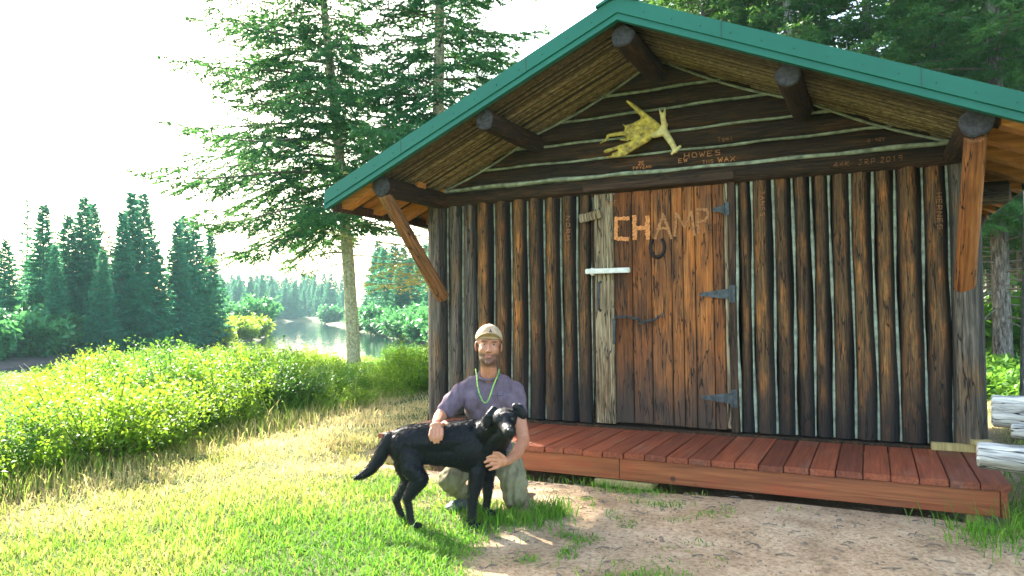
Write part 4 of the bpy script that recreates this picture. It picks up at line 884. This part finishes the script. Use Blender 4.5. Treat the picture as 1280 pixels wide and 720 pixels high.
# weathered logs stacked at the right edge, round grey chunk and cut pieces on the forest floor
def wlog(p0, p1, r0, r1, seed, lab, name='weathered_log', grp='weathered logs at the right edge'):
    ln = (Vector(p1)-Vector(p0)).length; me = log_mesh(name, ln, r0, r1, M['weathered'], seed, 20, .02, .11, M['weathered']); o = link(name, me, loc=p0)
    o.rotation_mode = 'QUATERNION'; o.rotation_quaternion = (Vector(p1)-Vector(p0)).to_track_quat('Z', 'Y'); return tag(o, lab, 'log', grp)
wlog((.50, 4.62, .405), (2.4, 4.50, .36), .066, .075, 201, 'bleached cracked log end pointing at the deck corner, lowest in the pile')
wlog((.66, 5.35, .575), (2.6, 5.1, .55), .090, .10, 202, 'thick bleached log above and behind the lowest one')
wlog((.72, 5.05, .50), (2.5, 4.72, .52), .050, .07, 204, 'thin bleached log wedged between the two larger ones')
o = wlog((.84, 5.38, .70), (2.6, 5.2, .72), .045, .05, 203, 'slim bleached log on top of the pile')
for i, (x, y, h) in enumerate(((1.3, 4.55, .33), (1.9, 4.5, .31), (1.35, 5.2, .47), (2.1, 5.15, .46))):
    me = log_mesh('support_log', h+.1, .10, .11, M['log_grey'], 210+i); o = link('support_log', me, loc=(x, y, -.08)); tag(o, 'short upright log propping up the weathered log pile', 'log', 'props under the weathered pile')
for k, (px, d, l, r0, lab) in enumerate(((1238, 10.4, .55, .06, 'short cut log lying on the forest floor beyond the pile'), (1262, 11.0, .8, .05, 'longer thin log lying on the forest floor beyond the pile'))):
    x, y = place(px, d); z = hz(x, y)+.08+(.10 if k == 0 else .0); wlog((x-.25, y, z), (x-.25+l, y+.1, z), r0, r0*.9, 220+k, lab, 'cut_log', 'cut logs on the forest floor')
# haze
hm = bpy.data.materials.new('haze_air'); hm.use_nodes = True; nt = hm.node_tree; nt.nodes.remove(nt.nodes['Principled BSDF']); pv = nt.nodes.new('ShaderNodeVolumePrincipled')
pv.inputs['Density'].default_value = .0004; pv.inputs['Color'].default_value = (.55, .88, 1, 1); pv.inputs['Anisotropy'].default_value = 0.; nt.links.new(pv.outputs[0], nt.nodes['Material Output'].inputs['Volume'])
hb = MB(); hb.add([(x_, y_, z_) for x_ in (-1000, 1000) for y_ in (-1000, 1010) for z_ in (-5, 19)], [[0, 1, 3, 2], [4, 6, 7, 5], [0, 4, 5, 1], [2, 3, 7, 6], [0, 2, 6, 4], [1, 5, 7, 3]])
me_h = hb.mesh('haze', hm); me_h.materials.clear(); me_h.materials.append(hm)
tag(link('haze', me_h), 'pale bluish haze over the river valley', 'haze', kind='stuff')
# ------------------------------------------------------------------ the kneeling man and the dog
def framed(px0, Z0):
    x0 = (px0-640)/F_PX*Z0
    def f(x, y, dz=0.):
        Z = Z0+dz; return Vector(((x-640)/F_PX*Z-x0, dz, CAMZ+(389.5-y)/F_PX*Z))
    return f
mp = framed(610, 4.44); px_, py_ = place(610, 4.44)
man = empty('person', (px_, py_, 0), YAW)
tag(man, 'bearded man in tan cap and mauve t-shirt kneeling with one arm round the black dog', 'person')
def cp(a, b_, ra, rb): return ('c', a, b_, ra, rb)
def el(c_, rad, rot=(0, 0, 0)): return ('e', c_, rad, rot)
# skin
m, nt, b, out = newmat('skin'); L = nt.links.new
at = nd(nt, 'ShaderNodeAttribute', attribute_name='beard'); al = nd(nt, 'ShaderNodeAttribute', attribute_name='lip'); c = coords(nt, (60, 60, 60)); n1 = nd(nt, 'ShaderNodeTexNoise', i_Scale=1., i_Detail=4.); L(c, n1.inputs['Vector'])
rs = ramp(nt, [(.3, (.42, .165, .088)), (.7, (.50, .215, .12))]); L(n1.outputs['Fac'], rs.inputs[0]); cc_ = mixc(nt, al.outputs['Fac'], rs.outputs[0], (.48, .13, .10)); cc_ = mixc(nt, at.outputs['Fac'], cc_, (.045, .026, .018)); L(cc_, b.inputs['Base Color'])
b.inputs['Roughness'].default_value = .48; b.inputs['Subsurface Weight'].default_value = .08; b.inputs['Subsurface Radius'].default_value = (.02, .008, .005); b.inputs['Subsurface Scale'].default_value = .4
M['skin'] = m
HC = mp(610.5, 432, -.03); Hrot = Matrix.Rotation(R(3), 4, 'Y') @ Matrix.Rotation(R(4), 4, 'Z') @ Matrix.Rotation(R(-3), 4, 'X')
def h(x, y, z): return HC+(Hrot @ Vector((x, y, z)))
pr = [el(h(0, .015, .035), (.072, .090, .088)), el(h(0, -.033, -.03), (.062, .053, .075)), el(h(0, -.033, -.078), (.054, .048, .038)), el(h(0, -.074, -.100), (.021, .017, .017)),
      el(h(.044, -.008, -.068), (.014, .03, .03)), el(h(-.044, -.008, -.068), (.014, .03, .03)), cp(h(0, -.084, .008), h(0, -.106, -.030), .007, .0115), el(h(.011, -.095, -.035), (.009, .010, .008)), el(h(-.011, -.095, -.035), (.009, .010, .008)),
      cp(h(-.040, -.070, .030), h(-.012, -.079, .027), .011, .011), cp(h(.040, -.070, .030), h(.012, -.079, .027), .011, .011), el(h(.037, -.062, -.024), (.017, .016, .014)), el(h(-.037, -.062, -.024), (.017, .016, .014)),
      el(h(0, -.083, -.061), (.021, .009, .0055)), el(h(0, -.082, -.071), (.018, .009, .0055)), el(h(.075, .012, -.008), (.008, .018, .032), (0, 0, 20)), el(h(-.075, .012, -.008), (.008, .018, .032), (0, 0, -20)),
      cp(h(0, .02, -.08), mp(611, 474, .04), .050, .055), cp(mp(602, 479, .05), mp(620, 479, .05), .046, .046), cp(mp(611, 480, .05), mp(612, 520, .07), .06, .09),
      cp(mp(576, 487, .03), mp(644, 487, .03), .045, .045), cp(mp(612, 520, .07), mp(612, 560, .2), .10, .09)]
# right arm to the hand on the dog's back
pr += [cp(mp(573, 488, .02), mp(549, 520, -.12), .046, .038), cp(mp(549, 520, -.12), mp(547, 525, -.22), .039, .036), cp(mp(547, 525, -.22), mp(545, 528, -.34), .035, .025),
       el(mp(545, 532, -.385), (.040, .034, .020), (-50, 0, 0)), cp(mp(541, 534, -.40), mp(549, 534, -.40), .017, .017)]
for bx, by, m1x, m1y, tx, ty, r_ in ((538, 536, 536.5, 543, 538, 549, .0090), (542.6, 537, 541.6, 545, 542.3, 552, .0096), (547.4, 537, 547, 545, 547, 551.5, .0096), (552, 535.5, 552, 542, 551, 548, .0086)):
    pr += [cp(mp(bx, by, -.415), mp(m1x, m1y, -.442), r_*1.12, r_), cp(mp(m1x, m1y, -.442), mp(tx, ty, -.440), r_, r_*.84)]
pr += [cp(mp(550, 531, -.37), mp(555, 527, -.40), .014, .011), cp(mp(555, 527, -.40), mp(558.5, 529, -.43), .011, .009)]
# left arm round the dog's chest
pr += [cp(mp(643, 488, .02), mp(653, 549, -.10), .046, .038), cp(mp(653, 549, -.10), mp(645, 566, -.24), .039, .034), cp(mp(645, 566, -.24), mp(632, 575.5, -.40), .033, .025),
       el(mp(625.5, 576, -.435), (.038, .020, .030), (0, -12, 0)), cp(mp(620.5, 571, -.445), mp(621, 581, -.445), .014, .014)]
for bx, by, m1x, m1y, tx, ty, r_ in ((620, 569.5, 613, 569.0, 607.5, 571, .0090), (619.5, 574, 611.5, 574, 604.5, 576.5, .0096), (619.5, 578.7, 612.5, 579.5, 606.5, 581.5, .0094), (620.5, 583, 615, 584.5, 610.5, 586, .0084)):
    pr += [cp(mp(bx, by, -.452), mp(m1x, m1y, -.462), r_*1.12, r_), cp(mp(m1x, m1y, -.462), mp(tx, ty, -.455), r_, r_*.84)]
pr += [cp(mp(628, 571, -.44), mp(621, 565, -.455), .014, .011), cp(mp(621, 565, -.455), mp(616, 564.5, -.458), .011, .009)]
body = blobmesh('body', pr, M['skin'], .0042, 2, man)
V = np.array([v.co[:] for v in body.data.vertices]); Hi = np.array(Hrot.to_3x3().inverted()); q = (V-np.array(HC[:])) @ Hi.T
lip = np.exp(-((q[:, 0])/.021)**4-((q[:, 2]+.066)/.0085)**2)*(q[:, 1] < -.07); low = sstep(-.038, -.058, q[:, 2]+.25*np.clip(.045-np.abs(q[:, 0]), 0, .03)*0-.28*np.maximum(0, np.abs(q[:, 0])-.03))*(q[:, 2] > -.135)*(q[:, 1] < .03)
beard = low*.74*(1-.9*lip)*sstep(-.145, -.115, q[:, 2]); nose = np.exp(-(q[:, 0]/.018)**2-((q[:, 2]+.03)/.016)**2); beard *= 1-nose*.9
brow = np.exp(-((np.abs(q[:, 0])-.030)/.019)**4-((q[:, 2]-.026-.1*np.abs(q[:, 0])*0)/.0055)**2)*(q[:, 1] < -.05)*.85
hair = sstep(-.02, 0, q[:, 2])*(sstep(-.03, -.005, q[:, 1]))*(np.abs(q[:, 0]) < .078)*(q[:, 2] < .2)*.75
eye_shade = np.exp(-((np.abs(q[:, 0])-.029)/.016)**2-((q[:, 2]-.010)/.012)**2)*(q[:, 1] < -.05)*.12  # shade painted into the eye sockets
inhead = (np.abs(q[:, 0]) < .1) & (np.abs(q[:, 1]) < .14) & (q[:, 2] > -.15) & (q[:, 2] < .14)
for nm, d in (('beard', np.clip(np.maximum(np.maximum(beard, brow), np.maximum(hair, eye_shade)), 0, 1)*inhead), ('lip', lip*inhead*.8)):  # first attribute holds beard, brows, hair and the painted eye shade
    a_ = body.data.attributes.new(nm, 'FLOAT', 'POINT'); a_.data.foreach_set('value', np.ascontiguousarray(d, dtype=np.float32))
for s_ in (-1, 1):
    mb = MB(); bm = bmesh.new(); bmesh.ops.create_uvsphere(bm, u_segments=12, v_segments=8, radius=.0115); mb.add([v.co[:] for v in bm.verts], [[v.index for v in f.verts] for f in bm.faces], True); bm.free()
    e_ = mb.build('eye', plain('eye_white', (.38, .34, .30), .3, var=.05), man); e_.location = h(s_*.029, -.0735, .008); e_.scale = (.95, .6, .34)
    mb = MB(); bm = bmesh.new(); bmesh.ops.create_uvsphere(bm, u_segments=12, v_segments=8, radius=.0058); mb.add([v.co[:] for v in bm.verts], [[v.index for v in f.verts] for f in bm.faces], True); bm.free()
    i_ = mb.build('iris', plain('dark_iris', (.03, .02, .015), .2, var=.1), e_); i_.location = (0, -.0078, 0); i_.scale = (1, .8, 1.9)
def cloth(name, c0, c1, sc=26, bump=.5, rough=.9):
    m, nt, b, out = newmat(name); L = nt.links.new; c = coords(nt, (1, 1, 1)); n1 = nd(nt, 'ShaderNodeTexNoise', i_Scale=sc, i_Detail=6., i_Roughness=.6); L(c, n1.inputs['Vector'])
    n2 = nd(nt, 'ShaderNodeTexWave', i_Scale=5.5, i_Distortion=9., i_Detail=3.); n2.inputs['Detail Scale'].default_value = .9; L(c, n2.inputs['Vector'])
    r_ = ramp(nt, [(.3, c0), (.7, c1)]); L(n1.outputs['Fac'], r_.inputs[0]); L(r_.outputs[0], b.inputs['Base Color']); b.inputs['Roughness'].default_value = rough; b.inputs['Specular IOR Level'].default_value = .15
    bp = nd(nt, 'ShaderNodeBump', i_Strength=bump, i_Distance=.02); L(n2.outputs['Fac'], bp.inputs['Height']); L(bp.outputs[0], b.inputs['Normal']); return m
M['shirt'] = cloth('mauve_jersey', (.115, .082, .108), (.165, .122, .152)); M['khaki'] = cloth('khaki_canvas', (.17, .155, .085), (.27, .245, .15), 14, .7)
pr = [el(mp(611, 506, .035), (.158, .108, .145)), el(mp(611, 540, .10), (.142, .112, .15)), el(mp(612, 560, .17), (.140, .115, .08)), cp(mp(580, 487, .03), mp(640, 487, .03), .060, .060), cp(mp(594, 479, .045), mp(628, 479, .045), .060, .060), cp(mp(602, 474, .05), mp(620, 474, .05), .055, .055),
      el(mp(592, 502, -.02), (.07, .06, .07)), el(mp(630, 502, -.02), (.07, .06, .07)),
      cp(mp(576, 489, .02), mp(560, 508, -.06), .062, .060), cp(mp(560, 508, -.06), mp(557.5, 511, -.075), .060, .059), cp(mp(643, 489, .02), mp(647, 513, -.03), .061, .058)]
shirt = blobmesh('shirt', pr, M['shirt'], .008, 3, man)
# folds pressed into the cloth
V = np.array([v.co[:] for v in shirt.data.vertices]); Nn = np.array([v.normal[:] for v in shirt.data.vertices])
fo = .0035*np.sin(V[:, 0]*38+np.sin(V[:, 2]*17)*1.7)*np.sin(V[:, 2]*9+1)+.0035*np.sin((V[:, 0]*.7+V[:, 2])*55+V[:, 1]*20); shirt.data.vertices.foreach_set('co', (V+Nn*fo[:, None]).ravel())
ring = [mp(611, 470, .028)+Vector((.066*math.cos(t), .062*math.sin(t), .004+.022*math.sin(t))) for t in np.linspace(0, 2*math.pi, 30)]
mb = MB(); mb.tube(ring, .009, 8, cap=False); mb.build('collar', M['shirt'], man)
mb = MB(); dk_ = plain('dark_shirt_print', (.03, .025, .035), .9)
for (x_, y_) in ((0, 0), (0, 2.5), (0, -2.5)): p = mp(621+x_, 494+y_, -.098); mb.tube([p, p+Vector((0, -.003, 0))], .0035, 6)
mb.tube([mp(612.5, 494.5, -.1005), mp(629, 494.5, -.089)], .0012, 5); mb.build('shirt_print', dk_, man)
pr = [el(mp(612, 566, .21), (.150, .125, .10)), cp(mp(631, 568, .20), mp(641, 604, .0), .100, .088), cp(mp(641, 604, .0), mp(641.5, 620, -.02), .088, .076), cp(mp(641, 623, .0), mp(648, 612, .36), .070, .055),
      cp(mp(592, 568, .20), mp(562, 598, -.12), .098, .078), cp(mp(561, 600, -.12), mp(578, 615, .06), .070, .052), cp(mp(578, 615, .06), mp(584, 617, .10), .052, .056)]
tr_ = blobmesh('trousers', pr, M['khaki'], .009, 3, man)
V = np.array([v.co[:] for v in tr_.data.vertices]); Nn = np.array([v.normal[:] for v in tr_.data.vertices])
fo = .005*np.sin(V[:, 2]*60+np.sin(V[:, 0]*19)*2.3)*np.sin(V[:, 0]*23+1)+.003*np.sin((V[:, 0]-V[:, 2])*90); V = V+Nn*fo[:, None]; V[:, 2] = np.maximum(V[:, 2], -.004); tr_.data.vertices.foreach_set('co', V.ravel())
sm = plain('grey_shoe_leather', (.08, .09, .10), .6, var=.3, scale=30, bump=.3)
pr = [cp(mp(583, 622, .07), mp(578, 626, .04), .045, .045), cp(mp(579, 627, .03), mp(565, 630.5, -.05), .040, .034), el(mp(563, 632, -.06), (.040, .045, .026))]
sh = blobmesh('shoe', pr, sm, .006, 2, man)
pr = [cp(mp(648, 610, .36), mp(648, 600, .46), .042, .040), cp(mp(648, 606, .42), mp(649, 598, .50), .04, .034)]; blobmesh('shoe', pr, sm, .008, 2, man)
# cap
m_cap = cloth('tan_cap_cotton', (.38, .26, .16), (.50, .37, .24), 40, .25)
bm = bmesh.new(); bmesh.ops.create_uvsphere(bm, u_segments=32, v_segments=20, radius=1)
bmesh.ops.delete(bm, geom=[v for v in bm.verts if v.co.z < -.12], context='VERTS')
Vc = []
for v in bm.verts:
    x_, y_, z_ = v.co; seam = 1+.012*math.cos(6*math.atan2(y_, x_)); Vc.append(h(x_*.083*seam, .012+y_*.101*seam, .040+z_*.088*(1.0 if y_ > 0 else 1.05)))
mb = MB(); mb.add(Vc, [[v.index for v in f.verts] for f in bm.faces], True); bm.free()
capo = mb.build('cap', m_cap, man); md = capo.modifiers.new('s', 'SOLIDIFY'); md.thickness = .003
Vb = []; nu, nv = 15, 7
for i in range(nu):
    a = R(-78)+R(156)*i/(nu-1)
    for j in range(nv):
        t = j/(nv-1); rx = .078+.004*t; ry = .095+.068*t*math.cos(a)**.8 if math.cos(a) > 0 else .095; Vb.append(h(math.sin(a)*rx, .012-math.cos(a)*ry, .030+.024*math.cos(a)+.022*t*math.cos(a)-.006*t*math.sin(a)**2))
mb = MB(); mb.add(Vb, [[i*nv+j, i*nv+j+1, (i+1)*nv+j+1, (i+1)*nv+j] for i in range(nu-1) for j in range(nv-1)], True)
brm = mb.build('brim', m_cap, capo); md = brm.modifiers.new('s', 'SOLIDIFY'); md.thickness = .004; md.offset = 0
mb = MB(); q0 = h(.004, -.0875, .082); mb.tube([q0, q0+Vector((0, -.004, .001))], .010, 7); q0 = h(.004, -.083, .094); mb.tube([q0, q0+Vector((0, -.004, .001))], .005, 7); mb.build('badge', plain('dark_cap_badge', (.06, .07, .06), .8), capo)
mb = MB(); q0 = h(0, .012, .131); mb.tube([q0, q0+Vector((0, 0, .005))], [.008, .005], 8); mb.build('button', m_cap, capo)
# cord round the neck
gm = plain('green_cord', (.05, .40, .12), .6, var=.3, scale=80, col2=(.40, .55, .06))
ctl = [mp(594, 461, .05), mp(595.5, 470, -.02), mp(596.5, 482, -.085), mp(599.5, 494, -.108), mp(603.5, 502, -.112), mp(608, 502, -.112), mp(612, 494, -.108), mp(616, 482, -.088), mp(621, 470, -.03), mp(624, 461, .05)]
P = []
for i in range(len(ctl)-1):
    p0, p1, p2, p3 = ctl[max(i-1, 0)], ctl[i], ctl[i+1], ctl[min(i+2, len(ctl)-1)]
    for k in range(6):
        t = k/6; P.append(.5*((2*p1)+(p2-p0)*t+(2*p0-5*p1+4*p2-p3)*t*t+(3*p1-p0-3*p2+p3)*t**3))
mb = MB(); mb.tube(P, .0042, 6); mb.build('neck_cord', gm, man)
# ---- dog
dp = framed(560, 4.12); dx_, dy_ = place(560, 4.12); dog = empty('dog', (dx_, dy_, 0), YAW); tag(dog, 'large black short-haired dog standing side on with its head turned to the camera', 'dog')
m, nt, b, out = newmat('black_fur'); L = nt.links.new; c = coords(nt, (30, 30, 90), False); n1 = nd(nt, 'ShaderNodeTexNoise', i_Scale=2., i_Detail=6., i_Roughness=.7); L(c, n1.inputs['Vector'])
r0 = ramp(nt, [(.35, (.0025, .003, .004)), (.7, (.010, .012, .018))]); L(n1.outputs['Fac'], r0.inputs[0]); ag = nd(nt, 'ShaderNodeAttribute', attribute_name='grey'); cg = mixc(nt, ag.outputs['Fac'], r0.outputs[0], (.10, .10, .11)); L(cg, b.inputs['Base Color'])
b.inputs['Roughness'].default_value = .45; b.inputs['Specular IOR Level'].default_value = .28; bp = nd(nt, 'ShaderNodeBump', i_Strength=.22, i_Distance=.004); L(n1.outputs['Fac'], bp.inputs['Height']); L(bp.outputs[0], b.inputs['Normal']); M['fur'] = m
pr = [el(dp(590, 558, 0), (.155, .110, .140)), el(dp(610, 563, -.02), (.095, .090, .108)), cp(dp(590, 546, 0), dp(513, 550, .02), .104, .096), cp(dp(582, 565, 0), dp(530, 561, .01), .088, .076), el(dp(504, 555, .02), (.085, .088, .105)),
      el(dp(606, 536, 0), (.09, .07, .06)), el(dp(513, 576, -.05), (.066, .042, .098), (0, -14, 0)), cp(dp(513, 582, -.05), dp(524, 596, -.055), .058, .048), cp(dp(523, 597, -.055), dp(508, 620, -.05), .050, .027), cp(dp(508, 620, -.05), dp(513, 648, -.05), .023, .019), el(dp(518, 653.5, -.07), (.034, .024, .015)), el(dp(508, 619, -.045), (.02, .017, .022)),
      el(dp(505, 576, .09), (.058, .042, .09)), cp(dp(506, 585, .10), dp(510, 600, .10), .045, .035), cp(dp(509, 600, .10), dp(494, 622, .10), .035, .022), cp(dp(494, 622, .10), dp(501, 641, .10), .021, .018), el(dp(506, 644, .085), (.033, .024, .015)),
      el(dp(598, 572, -.055), (.055, .040, .082)), cp(dp(596, 588, -.055), dp(590, 616, -.055), .048, .033), cp(dp(590, 616, -.055), dp(587, 648, -.055), .031, .024), el(dp(592, 655, -.075), (.033, .025, .015)),
      el(dp(608, 575, .06), (.05, .04, .075)), cp(dp(609, 588, .07), dp(608, 614, .08), .040, .028), cp(dp(608, 614, .08), dp(606, 633, .08), .026, .021), el(dp(611, 638.5, .065), (.033, .025, .015)),
      cp(dp(602, 543, -.01), dp(622, 530, -.13), .086, .062), cp(dp(613, 560, -.05), dp(628, 541, -.16), .074, .046),
      el(dp(629.5, 523, -.20), (.069, .068, .058)), el(dp(621, 524, -.225), (.022, .02, .02)), el(dp(638, 522, -.225), (.022, .02, .02)),
      cp(dp(631, 531, -.235), dp(635.5, 539.5, -.34), .045, .034), cp(dp(632, 540, -.25), dp(635, 546, -.335), .028, .022), cp(dp(631, 519, -.245), dp(633, 530, -.29), .022, .018),
      cp(dp(624.5, 519.5, -.245), dp(627, 518.5, -.252), .012, .012), cp(dp(636, 517.5, -.248), dp(639, 518, -.242), .012, .012)]
tl = [(487, 547, .02, .042), (480, 558, .02, .040), (472, 573, .015, .034), (463, 584, .01, .029), (453, 591, 0, .022), (445, 594, -.005, .013)]
for a, b_ in zip(tl, tl[1:]): pr.append(cp(dp(*a[:3]), dp(*b_[:3]), a[3], b_[3]))
pr += [cp(dp(616, 511, -.17), dp(610, 519, -.18), .018, .021), el(dp(608.5, 525, -.185), (.027, .013, .046), (0, 12, 0)), cp(dp(643, 508, -.17), dp(648, 510, -.175), .020, .022), el(dp(650.5, 515, -.18), (.028, .014, .044), (0, -28, 0))]
for px, py, dz in ((518, 655, -.07), (506, 646, .085), (592, 657, -.075), (611, 640, .065)):      # toes
    for k in range(3): c_ = dp(px+5.5, py-.4, dz); c_.y -= .016-.016*k; c_.z = max(c_.z, .014); pr.append(el(c_, (.013, .009, .011)))
dbody = blobmesh('body', pr, M['fur'], .0055, 3, dog)
V = np.array([v.co[:] for v in dbody.data.vertices]); Nn = np.array([v.normal[:] for v in dbody.data.vertices])
mz = np.array(dp(635, 543, -.33)[:]); gy_ = np.exp(-(np.linalg.norm(V-mz, axis=1)/.038)**2)*.05; a_ = dbody.data.attributes.new('grey', 'FLOAT', 'POINT'); a_.data.foreach_set('value', gy_.astype(np.float32))
r_ = np.random.default_rng(8); n = 60000; id_ = r_.integers(0, len(V), n); P = V[id_]+Nn[id_]*.001+r_.normal(0, .002, (n, 3)); flow = np.tile([-.75, 0, -.65], (n, 1)); hd = V[id_][:, 0] > dp(612, 530)[0]; flow[hd & (V[id_][:, 1] < -.12)] = [.0, .5, -.5]
flow -= Nn[id_]*np.sum(flow*Nn[id_], 1, keepdims=True); lowf = np.clip(V[id_][:, 2]/.25, .45, 1); D = nrm(nrm(flow)+Nn[id_]*.18+r_.normal(0, .10, (n, 3))); ln_ = r_.uniform(.011, .024, n)*lowf*np.where(hd & (V[id_][:, 1] < -.15), .35, 1)
Vf, Ff = tri_cards(P, D, ln_, .0019*np.ones(n), r_); link('fur', me_np('fur', Vf, Ff, M['fur']), dog)
nz = plain('wet_black_nose', (.012, .012, .014), .22, var=.2, scale=60, bump=.3); blobmesh('nose', [el(dp(636.5, 537.5, -.370), (.019, .013, .012)), el(dp(636.5, 540, -.366), (.009, .010, .011))], nz, .003, 2, dog)
for x_, y_ in ((623.3, 525.2), (638.6, 523.6)):
    mb = MB(); bm = bmesh.new(); bmesh.ops.create_uvsphere(bm, u_segments=12, v_segments=8, radius=.0085); mb.add([v.co[:] for v in bm.verts], [[v.index for v in f.verts] for f in bm.faces], True); bm.free()
    e_ = mb.build('eye', plain('dark_amber_eye', (.07, .05, .02), .1, var=.2), dog); e_.location = dp(x_, y_, -.248)
# ------------------------------------------------------------------ daylight
w = bpy.data.worlds.new('World'); SC.world = w; w.use_nodes = True; nt = w.node_tree
bg = nt.nodes['Background']; sky = nt.nodes.new('ShaderNodeTexSky'); sky.sky_type = 'NISHITA'; sky.sun_disc = False
SUN_EL = 32; sdir = Vector((-.86, .51, 0)).normalized()
az = math.atan2(sdir.x, sdir.y)                        # clockwise from +Y
sky.sun_elevation = R(SUN_EL); sky.sun_rotation = az; sky.air_density = 1.0; sky.dust_density = 2.0; sky.ozone_density = 1.0
mw_ = mixc(nt, 1., sky.outputs[0], (1.0, .94, .83), 'MULTIPLY'); nt.links.new(mw_, bg.inputs[0]); bg.inputs[1].default_value = .15
sl = bpy.data.lights.new('sun', 'SUN'); sl.energy = 5.; sl.angle = R(.53); sl.color = (1, .93, .80)
so = bpy.data.objects.new('sun', sl); COL.objects.link(so)
sd = Vector((sdir.x*math.cos(R(SUN_EL)), sdir.y*math.cos(R(SUN_EL)), math.sin(R(SUN_EL))))
so.rotation_euler = sd.to_track_quat('Z', 'Y').to_euler()
vs = SC.view_settings; SC.display_settings.display_device = 'sRGB'; vs.view_transform = 'Standard'; vs.look = 'None'; vs.gamma = 1; vs.exposure = 2.7; vs.use_curve_mapping = False
SC.render.engine = 'CYCLES'
cy = SC.cycles; cy.max_bounces = 8; cy.diffuse_bounces = 4; cy.transmission_bounces = 4; cy.transparent_max_bounces = 4; cy.volume_bounces = 1; cy.sample_clamp_indirect = 6
